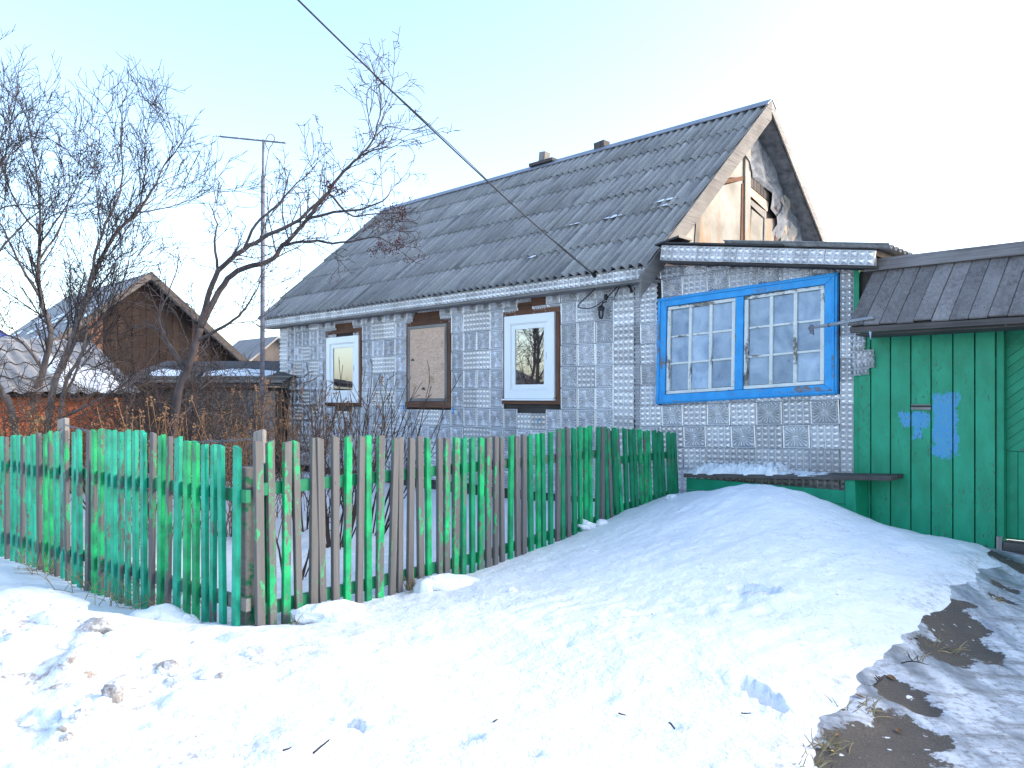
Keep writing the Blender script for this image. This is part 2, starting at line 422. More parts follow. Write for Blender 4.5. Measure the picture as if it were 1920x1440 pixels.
# ================================================================== GROUND: snow and the icy path
def tps(P, Z):
    n = len(P)
    d = np.linalg.norm(P[:, None] - P[None], axis=2)
    K = np.where(d > 0, d*d*np.log(d + 1e-12), 0) + np.eye(n) * .02
    A = np.zeros((n+3, n+3)); A[:n,:n] = K; A[:n,n] = 1; A[:n,n+1:] = P; A[n,:n] = 1; A[n+1:,:n] = P.T
    return np.linalg.solve(A, np.concatenate([Z, [0,0,0]]))
CTRL = np.array([
 # path
 (5.3,8.0,0),(5.0,7.5,0),(4.3,6.6,0),(3.3,5.4,0),(2.75,5.0,0),(1.9,4.0,0),(1.46,3.4,0),(1.0,2.4,0),(6,6,0),(5,4,0),(3,2.5,0),(8,3,0),(7,5,0),(4,0,0),(0,0,0),(8,-2,0),
 # flat snow in front
 (0,3.3,.03),(-1.5,3.2,.03),(-3,3.0,.06),(.2,4.3,.08),(-1.2,4.4,.08),(.3,5.6,.10),(-.6,5.7,.03),(1.4,4.6,.12),(-5,2,.1),(-3,0,.05),
 # drift against the bench and the veranda
 (2.79,8.6,.62),(3.34,8.2,.48),(3.62,8.0,.34),(3.98,7.8,.25),(4.32,7.68,.21),(4.6,7.55,.12),(2.2,8.75,.49),(1.5,8.75,.31),(.98,8.75,.17),
 (.62,8.35,.07),(-.25,7.25,-.03),(-.9,6.5,-.05),(-1.45,5.75,-.05),(-1.9,5.35,-.01),
 (2.3,7.6,.44),(2.0,6.9,.34),(1.8,6.0,.25),(1.2,7.3,.22),(2.6,6.4,.29),(3.2,7.2,.36),(3.75,7.0,.24),(1.5,5.2,.17),(.3,6.6,.05),(2.35,5.3,.17),(3.2,6.0,.18),
 (4.6,8.5,.05),(4.3,8.75,.10),(4.0,9.1,.17),(3.3,9.6,.30),(2.8,9.6,.42),(2.1,10.2,.30),(1.6,10.0,.2),
 # ploughed bank on the left
 (-3.05,4.75,.30),(-4.4,4.8,.40),(-6,4.9,.46),(-8,5,.45),(-2.3,4.95,.13),(-1.7,5.1,.05),(-2.9,4.0,.18),(-2.5,3.4,.06),(-4.5,3.8,.25),(-6,3.5,.3),
 (-3.5,5.9,-.03),(-2.8,5.6,-.01),(-4.4,6.4,-.04),(-5.6,7.3,-.08),(-7.5,8.3,-.06),(-5.7,8.4,-.08),(-7.5,6.3,0),
 # garden
 (-2,8,-.05),(0,9.5,-.03),(0,11.5,-.08),(-2.5,11,-.06),(-4,13,-.08),(-6,11,-.06),(-4,17,-.1),(-9,10,-.05),(-9,14,-.1),(-8,20,-.1),(3,14,-.1),(8,12,-.1),(6,18,-.1),
 (14,0,0),(14,8,0),(14,20,0),(0,24,-.1),(-14,24,-.1),(-14,12,-.05),(-14,2,.1),(-12,-4,0),(0,-6,0),(12,-6,0)], float)
W_ = tps(CTRL[:, :2], CTRL[:, 2])
def terrain(x, y, detail=True):
    x = np.asarray(x, float); y = np.asarray(y, float); sh = x.shape
    P = np.stack([np.clip(x.ravel(), -14, 14), np.clip(y.ravel(), -6, 24)], 1)
    z = np.full(len(P), W_[-3]) + P @ W_[-2:]
    for i in range(len(CTRL)):
        d2 = ((P - CTRL[i, :2])**2).sum(1)
        z += W_[i] * .5 * d2 * np.log(d2 + 1e-12)
    z = np.clip(z.reshape(sh), -.25, .75)
    far = np.clip((np.maximum(np.abs(x), np.abs(y-9)) - 14) / 12, 0, 1)
    z = z * (1-far)
    if detail:
        p = is_path(x, y)
        # lumpy ploughed snow on the left, wind-smoothed drift elsewhere
        lump = np.clip((-.6 - x) / 2.0, 0, 1) * np.clip((5.6 + .12*x - y) / .7, 0, 1)
        rough = .35 + .65 * lump
        z = z + (1-p) * (fbm(x*.9, y*.9, 3, 3) * .10 + fbm(x*4.2, y*4.2, 4, 9) * .060 * rough + fbm(x*11, y*11, 3, 29) * .036 * rough)
        # blocky crust
        bl = vnoise(x*3.1+5, y*3.6, 41); bl2 = vnoise(x*7.3, y*8.1+3, 43)
        z = z + lump * (np.clip((bl-.60)*5, 0, 1) * .085 + np.clip((bl2-.66)*6, 0, 1) * .04)
        # wind streaks on the flank facing the path
        s = (x*.62 - y*.78); w = (x*.78 + y*.62)
        fl = np.clip((x - .4) / 1.5, 0, 1) * (1-p)
        z = z + fl * (fbm(w*1.2, s*9, 4, 61) * .035)
        # fields of small melt dimples
        field = np.clip((vnoise(x*.8+3, y*1.1, 71) - .38) * 5, 0, 1) * (1-p) * (.12 + .88*np.exp(-(((x-1.5)/1.3)**2 + ((y-5.0)/1.1)**2)))
        dm = vnoise((x*.8+y*.6)*11, (-x*.6+y*.8)*20, 73)
        z = z - field * np.clip((dm-.62)*4, 0, 1) * .022
        dm2 = vnoise((x*.8+y*.6)*4.5, (-x*.6+y*.8)*9, 75)
        z = z - field * np.clip((dm2-.66)*4, 0, 1) * .026
        # melt pits and footprints
        for (px, py, rx, ry, dep, rot) in PITS:
            g = ground_pt(px, py, .2); dx = x-g.x; dy = y-g.y; c, q = math.cos(rot), math.sin(rot)
            e = ((dx*c+dy*q)/rx)**2 + ((-dx*q+dy*c)/ry)**2
            z = z - dep * np.exp(-e*e) + dep*.25*np.exp(-(e-1.6)**2*2)
        z = z + p * (fbm(x*2.5, y*2.5, 4, 77) * .035)
        z = z - p * np.clip(bare_val(x, y) - .3, 0, .5) * .05
    return z
EDGE = [ground_pt(*q) for q in ((1845,1042),(1866,1068),(1842,1095),(1800,1140),(1718,1200),(1640,1270),(1575,1340),(1520,1440),(1440,1600))]
EDGE_Y = np.array([p.y for p in EDGE][::-1]); EDGE_X = np.array([p.x for p in EDGE][::-1]) + .13
EDGE_Y = np.concatenate([[-60, 0], EDGE_Y, [8.3, 8.31]]); EDGE_X = np.concatenate([[-8, -.6], EDGE_X, [5.2, 60]])
def is_path(x, y):
    ex = np.interp(y, EDGE_Y, EDGE_X) + fbm(np.asarray(y)*3, np.asarray(x)*.6+2, 4, 5) * .35
    return np.clip((x - ex) / .40 + .5, 0, 1)
BARE = [(1650,1405,75,30),(1600,1425,70,22),(1700,1362,52,26),(1665,1385,60,25),(1690,1300,40,13),(1730,1318,26,10),(1672,1284,24,9),(1790,1190,40,26),(1772,1220,38,14),(1810,1170,26,12),
        (1882,1108,20,5),(1880,1132,20,4),(1800,1152,26,3),(1890,1062,40,9),(1850,1050,25,5),(1915,1070,25,8),(1560,1440,40,14)]
def bare_val(x, y):
    b = np.zeros(np.shape(x))
    for px, py, rx, ry in BARE:
        g = ground_pt(px, py); wx = 1.22 * rx * g.y / FPX; wy = 1.22 * ry * g.y**2 / (FPX * EYE)
        e = ((x-g.x)/wx)**2 + ((y-g.y)/wy)**2
        b = np.maximum(b, 1.0 / (1 + e**1.5 * .9))
    return b
PITS = [(1415,1112,.17,.07,.15,-.5),(1425,1255,.06,.17,.13,.35),(657,1310,.045,.065,.16,.5),(862,1322,.10,.035,.09,.1),(990,1345,.07,.03,.03,.1),
        (300,1240,.05,.07,.05,.3),(520,1225,.08,.04,.035,0),(1060,1180,.06,.04,.03,0),(1180,1170,.08,.03,.03,.2),(1130,1260,.09,.05,.03,.4),(1250,1300,.08,.04,.03,0),
        (1310,1370,.07,.04,.03,.3),(760,1160,.05,.03,.03,0),(1340,1170,.1,.04,.03,.3),(150,1420,.1,.04,.03,0),(250,1405,.06,.03,.03,0),(180,1395,.05,.03,.03,0)]

def axis_coords(a, b, step, lo, hi, grow=1.16):
    mid = list(np.arange(a, b + step/2, step)); left = []; x = a; s = step
    while x > lo: s *= grow; x -= s; left.append(x)
    right = []; x = mid[-1]; s = step
    while x < hi: s *= grow; x += s; right.append(x)
    return np.array(left[::-1] + mid + right)
gx = axis_coords(-5.6, 6.2, .034, -700, 700); gy = axis_coords(2.7, 9.4, .034, -120, 1200)
GX, GY = np.meshgrid(gx, gy); GZ = terrain(GX, GY)
PM = is_path(GX, GY); BV = bare_val(GX, GY)
lumpm = np.clip((-.2 - GX) / 2.0, 0, 1) * np.clip((5.5 + .12*GX - GY) / .7, 0, 1)
DIRT = lumpm * np.clip(fbm(GX*1.6, GY*2.4, 4, 91) * 5 - .1, 0, 1)
DIRT = np.maximum(DIRT, np.clip(1 - np.abs((GX - np.interp(GY, EDGE_Y, EDGE_X)) + .25) / .3, 0, 1) * np.clip(fbm(GX*3, GY*3, 3, 17)*5, 0, .6) * (GY < 8.2))
ny, nx = GX.shape
idx = np.arange(ny*nx).reshape(ny, nx)
quads = np.stack([idx[:-1,:-1], idx[:-1,1:], idx[1:,1:], idx[1:,:-1]], -1).reshape(-1, 4)
pf = PM.ravel()[quads]; snow_face = pf.min(1) < .97; path_face = pf.max(1) > .03
ragged = fbm(GX*6, GY*6, 5, 55) * .16
ZS = GZ + .010 - .055 * np.clip(PM*1.1 + ragged*2.4, 0, 1)
VS = np.stack([GX.ravel(), GY.ravel(), ZS.ravel()], 1)
verts = np.stack([GX.ravel(), GY.ravel(), GZ.ravel()], 1)
def sheet(name, faces, mat, attrs, verts):
    used, inv = np.unique(faces.ravel(), return_inverse=True)
    me = bpy.data.meshes.new(name); me.from_pydata(verts[used].tolist(), [], inv.reshape(-1, 4).tolist()); me.update()
    for an, arr in attrs.items():
        a = me.attributes.new(an, 'FLOAT', 'POINT'); a.data.foreach_set('value', arr.ravel()[used].astype(np.float32))
    me.polygons.foreach_set('use_smooth', [True] * len(me.polygons)); me.materials.append(mat)
    return put(name, me)
tag(sheet('snowy_ground', quads[snow_face], M['snow'], {'dirt': DIRT}, VS), 'white snow lying over the yard with a drift against the bench', None, None, 'structure')
tag(sheet('path', quads[path_face], M['path'], {'bare': BV}, verts), 'icy trodden path with brown bare patches leading to the gate', None, None, 'structure')
def gz(x, y): return float(terrain(np.array([x]), np.array([y]))[0])

# ================================================================== FENCES
def slat_mesh(w, d, h, name, lean=0.0, chip=0.0):
    mb = MB(); t = rnd.uniform(-.012, .012)
    mb.hexa([(-w/2,-d,0),(w/2,-d,0),(w/2,0,0),(-w/2,0,0),(-w/2+lean,-d,h-t),(w/2+lean,-d,h+t),(w/2+lean,0,h+t),(-w/2+lean,0,h-t)])
    me = mb.mesh(name); bevel_mesh(me, .003); return me
def fence(name, label, pts, pitch, tops, mats, w=.062, d=.036, posts=(), lean=0.0, rails=(.88, .06), seed=1, mats_far=None):
    """pts: ground polyline; slats on the outer (right of travel) side of the rails"""
    r = random.Random(seed)
    P = [Vector(p) for p in pts]
    root = thing(name, label, 'fence', (P[0].x, P[0].y, 0))
    seg = [(P[i+1]-P[i]).length for i in range(len(P)-1)]; L = sum(seg)
    def along(s):
        i = 0
        while i < len(seg)-1 and s > seg[i]: s -= seg[i]; i += 1
        t = (P[i+1]-P[i]).normalized(); return P[i] + t*s, t
    n = int(L / pitch)
    for k in range(n+1):
        s = k * pitch + r.uniform(-.016, .016); s = min(max(s, .01), L-.01)
        p, t = along(s); zt = float(np.interp(s/L, [a for a, _ in tops], [b for _, b in tops])) + r.uniform(-.012, .012)
        zb = min(gz(p.x, p.y) - .12, .0)
        ml = mats_far if mats_far and r.random() < (s/L-.25)*1.4 else mats; m = ml[min(int(r.random()*len(ml)), len(ml)-1)]
        ww = w * r.uniform(.86, 1.12)
        me = slat_mesh(ww, d, zt - zb, 'slat', lean + r.gauss(0, .008)); me.materials.append(M[m])
        o = put('slat', me, root, (p.x-P[0].x, p.y-P[0].y, zb), (r.gauss(0, .010), r.gauss(0, .006), math.atan2(t.y, t.x) + r.gauss(0, .03)))
        if k % 2 == 0 and name == 'picket_fence' and seed == 2:
            for zr in rails[:1]:
                nb = MB(); nb.tube([(0,-d-.004,zr+.04-zb),(0,-d+.004,zr+.04-zb)], .006, 6); nb.build('nail', M['iron'], o)
    for zr in rails:
        for i in range(len(P)-1):
            a, b = P[i]-P[0], P[i+1]-P[0]; t = (b-a).normalized(); nrm = Vector((-t.y, t.x, 0))
            hh = .09; y0, y1 = .003, .042
            za = max(zr, gz(P[i].x, P[i].y)-.02) if zr < .4 else zr; zb2 = max(zr, gz(P[i+1].x, P[i+1].y)-.02) if zr < .4 else zr
            mb = MB(); a0, a1, b0, b1 = a+nrm*y0, a+nrm*y1, b+nrm*y0, b+nrm*y1
            ang = math.atan2(t.y, t.x); Lr = (b-a).length
            mb.hexa([(0,y0,za),(Lr,y0,zb2),(Lr,y1,zb2),(0,y1,za),(0,y0,za+hh),(Lr,y0,zb2+hh),(Lr,y1,zb2+hh),(0,y1,za+hh)])
            mb.build('rail', M['rail_green'], root, (a.x, a.y, 0), rot=(0,0,ang))
    for s, ht in posts:
        p, t = along(s); nrm = Vector((-t.y, t.x, 0)); q = p + nrm*.10 - P[0]
        MB().box(-.05,.05,-.05,.05,-.2,ht).build('post', M['rail_green'] if s > 1 else M['slat_deep'], root, (q.x, q.y, 0), rot=(0,0,math.atan2(t.y, t.x)), bevel=.006)
    return root
CORNER = (-1.86, 5.40, 0)
# the street side runs away to the left; travelling corner-ward keeps the slats on the street side
fence('picket_fence', 'long green picket fence facing the street, left of the fence corner', [(-8.3,10.40,0),(-4.6,7.62,0),CORNER], .134,
      [(0,1.08),(.37,1.13),(.56,1.24),(.70,1.31),(.80,1.32),(.92,1.27),(1,1.245)], ['slat_turq','slat_turq','slat_turq','slat_green'], .056, .036, [(1.2,1.0),(3.4,1.05),(5.8,1.08),(8.02,1.1)], rails=(.86,.10), seed=1)
fence('picket_fence', 'green and bare grey picket fence running from the corner towards the house', [(-1.80,5.46,0),(-.32,7.30,0),(1.06,9.03,0)], .113,
      [(0,1.28),(.2,1.29),(.55,1.21),(.7,1.22),(.85,1.27),(1,1.26)], ['slat_old','slat_old','slat_old','slat_old','slat_green'], .062, .036, [(.12,1.12),(2.2,1.1),(3.9,1.15)], rails=(.90,.04), seed=2, mats_far=['slat_green','slat_green','slat_deep','slat_old'])
fence('picket_fence', 'short leaning dark green picket fence beside the bench', [(1.10,9.06,0),(2.20,10.28,0)], .108,
      [(0,1.25),(.4,1.20),(1,1.13)], ['slat_deep','slat_deep','slat_deep','slat_green'], .058, .034, [(.2,1.2)], lean=-.07, rails=(.80,.2), seed=3)

# ================================================================== HOUSE
house = thing('house', 'grey tin-clad one-storey house with corrugated roof and blue veranda window', 'house', (OX, OY, 0), HROT)
HX0, HY1 = -10.05, 6.56
EAVE_Y, EAVE_Z, RIDGE_Y, RIDGE_Z = -.30, 3.46, 3.28, 6.63
ROOF_X0, ROOF_X1 = -10.42, .50
wall = MB().box(HX0, .0, .03, HY1, -.4, 3.44).build('wall', M['wood_dark_x'], house)
vwall = MB().hexa([(.004,.03,-.4),(3.15,.03,-.4),(3.15,5.2,-.4),(.004,5.2,-.4),(.004,.03,3.50),(3.15,.03,3.14),(3.15,5.2,3.14),(.004,5.2,3.50)]).build('veranda_wall', M['wood_dark_x'], house)

def painted_relief(me, vals):  # per-vertex tone that paints relief contrast into the tin colour
    at_ = me.attributes.new('painted_relief', 'FLOAT', 'POINT'); at_.data.foreach_set('value', vals); return me
def sunburst(w=1.0, h=1.0):
    """pressed tin tile with a ray pattern, unit square in x/z, facing -y; y is in metres"""
    mb = MB(); n = 40; e = .05
    pts = []
    for i in range(n):
        a = 2*math.pi*i/n + math.pi/4; c, s = math.cos(a), math.sin(a)
        r = (.5-e*1.5) / max(abs(c), abs(s)); ri = .065
        pts.append(((c*ri, s*ri), (c*r, s*r)))
    for i in range(n):
        j = (i+1) % n
        ho, hi = (-.034, -.002) if i % 2 == 0 else (-.002, -.034)
        (ai, ao), (bi, bo) = pts[i], pts[j]; k = .86
        mb.quad((ai[0],-.007,ai[1]), (bi[0],-.007,bi[1]), (bo[0]*k,hi,bo[1]*k), (ao[0]*k,ho,ao[1]*k))
        mb.quad((ao[0]*k,ho,ao[1]*k), (bo[0]*k,hi,bo[1]*k), (bo[0],-.001,bo[1]), (ao[0],-.001,ao[1]))
        mb.poly([(0,-.030,0), (bi[0]*.35,-.024,bi[1]*.35), (ai[0]*.35,-.024,ai[1]*.35)])
        mb.quad((ai[0]*.35,-.024,ai[1]*.35), (bi[0]*.35,-.024,bi[1]*.35), (bi[0],-.007,bi[1]), (ai[0],-.007,ai[1]))
    a, b, c = .5, .5-e*.6, .5-e*1.5
    for k in range(4):
        def rot(p):
            for _ in range(k): p = (-p[1], p[0])
            return p
        def q(r1, y1, r2, y2):
            p = [rot((-r1,-r1)), rot((r1,-r1)), rot((r2,-r2)), rot((-r2,-r2))]
            mb.quad((p[0][0],y1,p[0][1]), (p[1][0],y1,p[1][1]), (p[2][0],y2,p[2][1]), (p[3][0],y2,p[3][1]))
        q(a, .008, a, -.008); q(a, -.008, b, -.018); q(b, -.018, c, -.002)
    me = mb.mesh('sunburst_tile', M['tin'])
    return painted_relief(me, [min(1, max(0, (-v[1]-.004)/.013)) for v in mb.v])
def pyramids(nx, nz, name='pyramid_tile', hgt=.044, flat=.12):
    mb = MB()
    for i in range(nx):
        for k in range(nz):
            x0, x1, z0, z1 = -.5+i/nx, -.5+(i+1)/nx, -.5+k/nz, -.5+(k+1)/nz
            g = .07; mx, mz = (x1-x0), (z1-z0)
            A = [(x0,-.006,z0),(x1,-.006,z0),(x1,-.006,z1),(x0,-.006,z1)]
            B = [(x0+g*mx,-.001,z0+g*mz),(x1-g*mx,-.001,z0+g*mz),(x1-g*mx,-.001,z1-g*mz),(x0+g*mx,-.001,z1-g*mz)]
            cx, cz = (x0+x1)/2, (z0+z1)/2; f = flat/2
            C = [(cx-f*mx,-hgt,cz-f*mz),(cx+f*mx,-hgt,cz-f*mz),(cx+f*mx,-hgt,cz+f*mz),(cx-f*mx,-hgt,cz+f*mz)]
            for j in range(4):
                l = (j+1) % 4; mb.quad(A[j],A[l],B[l],B[j]); mb.quad(B[j],B[l],C[l],C[j])
            mb.quad(*C)
    for (a, b) in (((-.5,-.5),(.5,-.5)),((.5,-.5),(.5,.5)),((.5,.5),(-.5,.5)),((-.5,.5),(-.5,-.5))):
        mb.quad((a[0],.008,a[1]),(b[0],.008,b[1]),(b[0],-.006,b[1]),(a[0],-.006,a[1]))
    me = mb.mesh(name, M['tin'])
    return painted_relief(me, [1.0 if v[1] < -.03 else (.9 if v[1] < -.003 else (0 if v[1] > 0 else .1)) for v in mb.v])
SUNB, PYR4, PYR22, PYR24 = sunburst(), pyramids(4,4), pyramids(2,2,'cornice_tile'), pyramids(2,4,'pyramid_tile')
PYR42, PYR44F = pyramids(4,2,'pyramid_tile'), pyramids(2,4,'pyramid_tile', .030, .22)
def cut(me, planes):
    """planes: (co, normal) in unit tile space, the side the normal points to is removed"""
    bm = bmesh.new(); bm.from_mesh(me)
    for co, no in planes:
        bmesh.ops.bisect_plane(bm, geom=bm.verts[:]+bm.edges[:]+bm.faces[:], plane_co=co, plane_no=no, clear_outer=True)
    out = bpy.data.meshes.new(me.name); bm.to_mesh(out); bm.free(); out.materials.append(M['tin']) if not out.materials else None
    return out
tr = random.Random(5)
def tile(me, x0, x1, z0, z1, parent, planes=None, tilt=0.0, y=0.0):
    nm = me.name.split('.')[0]
    if planes: me = cut(me, planes)
    j = .012
    return put(nm, me, parent, ((x0+x1)/2, y + tr.uniform(-.007, .004), (z0+z1)/2),
               (tr.gauss(0, .012), tilt + tr.gauss(0, .006), tr.gauss(0, .016)), ((x1-x0)*(1-j), 1, (z1-z0)*(1-j)))
# openings in the cladding of the main front (x0, x1, z0, z1)
def fx(px): return on_front(px, 0)[0]
WIN = [(fx(613)-.01, fx(679)+.01), (fx(764)-.01, fx(846)+.01), (fx(946)-.01, fx(1051)+.01)]
TOPZ, PITCH = 3.42, .335
def motif(kind, col, row, n):
    if kind == 'edge': return 'P'
    if kind == 'span':                       # between two windows: rays outside, alternating pairs inside
        if col in (0, n-1): return 'S'
        return 'P' if row % 2 == 1 else 'S'
    if kind == 'right': return 'P' if (col == 1 and row in (1, 4)) else 'S'
    if kind == 'left':
        if col in (1, 2) and (row + col) % 3 == 1: return 'P'
        if col == 3 and row in (3, 6): return 'P'
        return 'S'
    return 'S' if col in (0, n-1) else ('P' if row % 2 == 0 else 'S')      # over and under windows
segs = [(-.37, WIN[2][1], 3, 'right', None), (WIN[2][1], WIN[2][0], 4, 'win', 2), (WIN[2][0], WIN[1][1], 4, 'span', None), (WIN[1][1], WIN[1][0], 4, 'win', 1),
        (WIN[1][0], WIN[0][1], 4, 'span', None), (WIN[0][1], WIN[0][0], 4, 'win', 0), (WIN[0][0], -9.72, 5, 'left', None)]
for xa, xb, n, kind, wi in segs:
    wd = (xa - xb) / n
    for c in range(n):
        x1 = xa - c*wd; x0 = x1 - wd
        for r_ in range(11):
            z1 = TOPZ - r_*PITCH; z0 = z1 - PITCH
            planes = None
            if wi is not None:
                if 1 <= r_ <= 5: continue
                if r_ == 0:
                    if wi == 1 and c in (1, 2): planes = [((0, 0, -.18), (0, 0, -1))]
                    if wi == 1 and c == 3: planes = [((-.5, 0, .5), (.62, 0, -.78))]; planes = [((.1, 0, -.5), (.80, 0, -.60))]
                    if wi == 2 and c in (1, 2): planes = [((0, 0, -.02 if c == 1 else -.28), (0, 0, -1))]
                    if wi == 0 and c in (1, 2): planes = [((0, 0, -.25), (0, 0, -1))]
                if r_ == 6 and wi == 0 and c in (1, 2): planes = [((0,0,.2),(0,0,1))]
                if r_ == 6 and wi == 2 and c in (1, 2): planes = [((0,0,.3),(0,0,1))]
                if r_ == 6 and wi == 1: planes = [((0,0,.38),(0,0,1))]
            if z0 < -.15: continue
            k = motif(kind, c, r_, n)
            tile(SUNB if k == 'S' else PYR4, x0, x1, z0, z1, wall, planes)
# ragged remnants hanging into the openings
def rag(wi, s0, s1, z0, z1, planes=None, me=None):
    a, b = WIN[wi]; tile(me or SUNB, a+(b-a)*s0, a+(b-a)*s1, z0, z1, wall, planes)
zr = TOPZ - PITCH
rag(2, 0.0, .27, zr-PITCH, zr, [((.5,0,-.15),(.75,0,-.66)), ((0,0,-.1),(0,0,-1))])
rag(2, .52, .80, zr-PITCH, zr, [((0,0,.18),(0,0,-1))])
rag(2, .80, 1.0, zr-PITCH, zr, [((0,0,-.02),(0,0,-1))])
rag(1, .76, 1.02, zr-PITCH, zr, [((-.1,0,-.1),(-.72,0,-.7)), ((0,0,-.2),(0,0,-1))])
rag(1, 0.0, .14, zr-PITCH, zr, [((.5,0,.0),(.8,0,-.6))])
rag(0, 0.0, .28, zr-PITCH, zr, [((0,0,-.2),(0,0,-1))])
rag(0, .76, 1.02, zr-PITCH, zr, [((0,0,-.25),(0,0,-1))])
# corner strips of small pyramids
for r_ in range(18):
    z1 = TOPZ - r_*.1925; z0 = z1-.1925
    if z0 < -.2: break
    tile(PYR42, -.37, -.19, z0+.05, z1+.05, wall, tilt=.0) if False else None
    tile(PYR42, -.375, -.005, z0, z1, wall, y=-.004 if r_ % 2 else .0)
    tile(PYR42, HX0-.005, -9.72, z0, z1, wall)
# eaves: tin fascia of small pyramids with a board soffit
fas = MB().box(ROOF_X0+.05, ROOF_X1-.06, EAVE_Y+.035, EAVE_Y+.06, EAVE_Z-.21, EAVE_Z-.03).build('eaves_fascia', M['wood_grey_x'], house)
nf = 52; fl = (ROOF_X1-.06-ROOF_X0-.05)/nf
FAS = pyramids(2,2,'fascia_tile')
for i in range(nf):
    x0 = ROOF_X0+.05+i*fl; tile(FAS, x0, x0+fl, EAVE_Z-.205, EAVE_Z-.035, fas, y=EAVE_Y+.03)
MB().box(ROOF_X0+.05, ROOF_X1-.06, EAVE_Y+.02, .028, EAVE_Z-.245, EAVE_Z-.214).build('soffit', M['wood_grey_x'], house)

# --- roof: overlapping corrugated sheets
slope = Vector((0, EAVE_Y-RIDGE_Y, EAVE_Z-RIDGE_Z)); SL = slope.length; sdir = slope.normalized(); snrm = Vector((0, sdir.z, -sdir.y)); snrm = -snrm if snrm.z < 0 else snrm
NC = 6; CL = SL / NC; NW = 7; WP = .156; SWD = NW*WP
def sheet_mesh(nw, length, lift, th=.007, amp=.040, seg=8):
    mb = MB(); n = nw*seg; 
    rows = [(0, 0, 0), (length, lift, 0)]
    top = [];
    for (v, l, _) in rows:
        top.append([Vector((i*WP/seg, 0, 0)) + sdir*v + snrm*(l + amp*math.cos(2*math.pi*i/seg)) for i in range(n+1)])
    bot = [[p - snrm*th for p in r] for r in top]
    base = len(mb.v); allr = top + bot
    for r in allr: mb.v += [tuple(p) for p in r]
    m = n+1
    for i in range(n):
        mb.f.append((i, m+i, m+i+1, i+1)); mb.f.append((2*m+i, 2*m+i+1, 3*m+i+1, 3*m+i)); mb.f.append((m+i, 3*m+i, 3*m+i+1, m+i+1))
    mb.f.append((0, 2*m, 3*m, m)); mb.f.append((n, m+n, 3*m+n, 2*m+n))
    return mb.mesh('slate_sheet', M['slate'], True)
roof = MB().prism([(ROOF_X0+.06, RIDGE_Y, RIDGE_Z-.09), (ROOF_X0+.06, EAVE_Y+.06, EAVE_Z-.055), (ROOF_X0+.06, RIDGE_Y*2-EAVE_Y-.06, EAVE_Z-.055)], (ROOF_X1-ROOF_X0-.62, 0, 0)).build('roof', M['wood_dark_x'], house)
SHEETS = {n: sheet_mesh(n, CL+.14, .030) for n in (3, 4, 7)}
for c in range(NC):
    off = (c % 2) * -3*WP
    x = ROOF_X0
    start = Vector((0, RIDGE_Y, RIDGE_Z)) + sdir*(c*CL - .06)
    for nw_ in ([7]*10 if c % 2 == 0 else [3]+[7]*9+[4]):
        put('slate_sheet', SHEETS[nw_], roof, (x, start.y, start.z + tr.uniform(-.004,.006)), (tr.gauss(0,.004), tr.gauss(0,.0012), 0))
        x += nw_*WP
# far slope, one corrugated covering
bs = MB(); n = int((ROOF_X1-ROOF_X0)/WP*4)
for i in range(n+1):
    x = ROOF_X0 + (ROOF_X1-ROOF_X0)*i/n; a = .024*math.cos(2*math.pi*i/4)
    bs.v += [(x, RIDGE_Y, RIDGE_Z+a), (x, RIDGE_Y*2-EAVE_Y, EAVE_Z+a)]
for i in range(n): bs.f.append((2*i, 2*i+2, 2*i+3, 2*i+1))
bs.build('rear_slope', M['slate'], roof)
MB().prism([(ROOF_X1-.55,RIDGE_Y+.02,RIDGE_Z-.05),(ROOF_X1-.55,RIDGE_Y*2-EAVE_Y,EAVE_Z-.05),(ROOF_X1-.55,RIDGE_Y*2-EAVE_Y,EAVE_Z-.09),(ROOF_X1-.55,RIDGE_Y+.02,RIDGE_Z-.09)],(.5,0,0)).build('rear_soffit', M['felt'], roof)
MB().prism([(ROOF_X1-.55,RIDGE_Y-.02,RIDGE_Z-.06),(ROOF_X1-.55,EAVE_Y+.05,EAVE_Z-.06),(ROOF_X1-.55,EAVE_Y+.05,EAVE_Z-.09),(ROOF_X1-.55,RIDGE_Y-.02,RIDGE_Z-.09)],(.5,0,0)).build('front_soffit', M['wood_grey_x'], roof)
rc = MB(); 
for s in (-1, 1):
    rc.hexa([(ROOF_X0+.02,RIDGE_Y,RIDGE_Z+.055),(ROOF_X1+.03,RIDGE_Y,RIDGE_Z+.055),(ROOF_X1+.03,RIDGE_Y+s*.17,RIDGE_Z-.075),(ROOF_X0+.02,RIDGE_Y+s*.17,RIDGE_Z-.075),
             (ROOF_X0+.02,RIDGE_Y,RIDGE_Z+.067),(ROOF_X1+.03,RIDGE_Y,RIDGE_Z+.067),(ROOF_X1+.03,RIDGE_Y+s*.175,RIDGE_Z-.064),(ROOF_X0+.02,RIDGE_Y+s*.175,RIDGE_Z-.064)])
rc.build('ridge_cap', M['ridge'], roof)
# two stubs on the ridge
def ridge_x(px):
    d = dpx(px); return (d*(OY+RIDGE_Y*IY)-OX-RIDGE_Y*IX)/(RX-d*RY)
x = ridge_x(1020)
st = MB().box(x-.34,x+.34,RIDGE_Y-.12,RIDGE_Y+.14,RIDGE_Z+.03,RIDGE_Z+.095).build('vent_board', M['wood_dark_x'], roof)
MB().box(-.085,.085,-.085,.085,0,.20).build('vent_stub', M['wood_grey_z'], roof, (x-.02, RIDGE_Y+.02, RIDGE_Z+.10), rot=(0,.12,0))
x = ridge_x(1126)
MB().box(-.13,.13,-.10,.10,0,.14).build('vent_stub', M['wood_dark_z'], roof, (x, RIDGE_Y+.05, RIDGE_Z+.03), rot=(0,-.08,0))
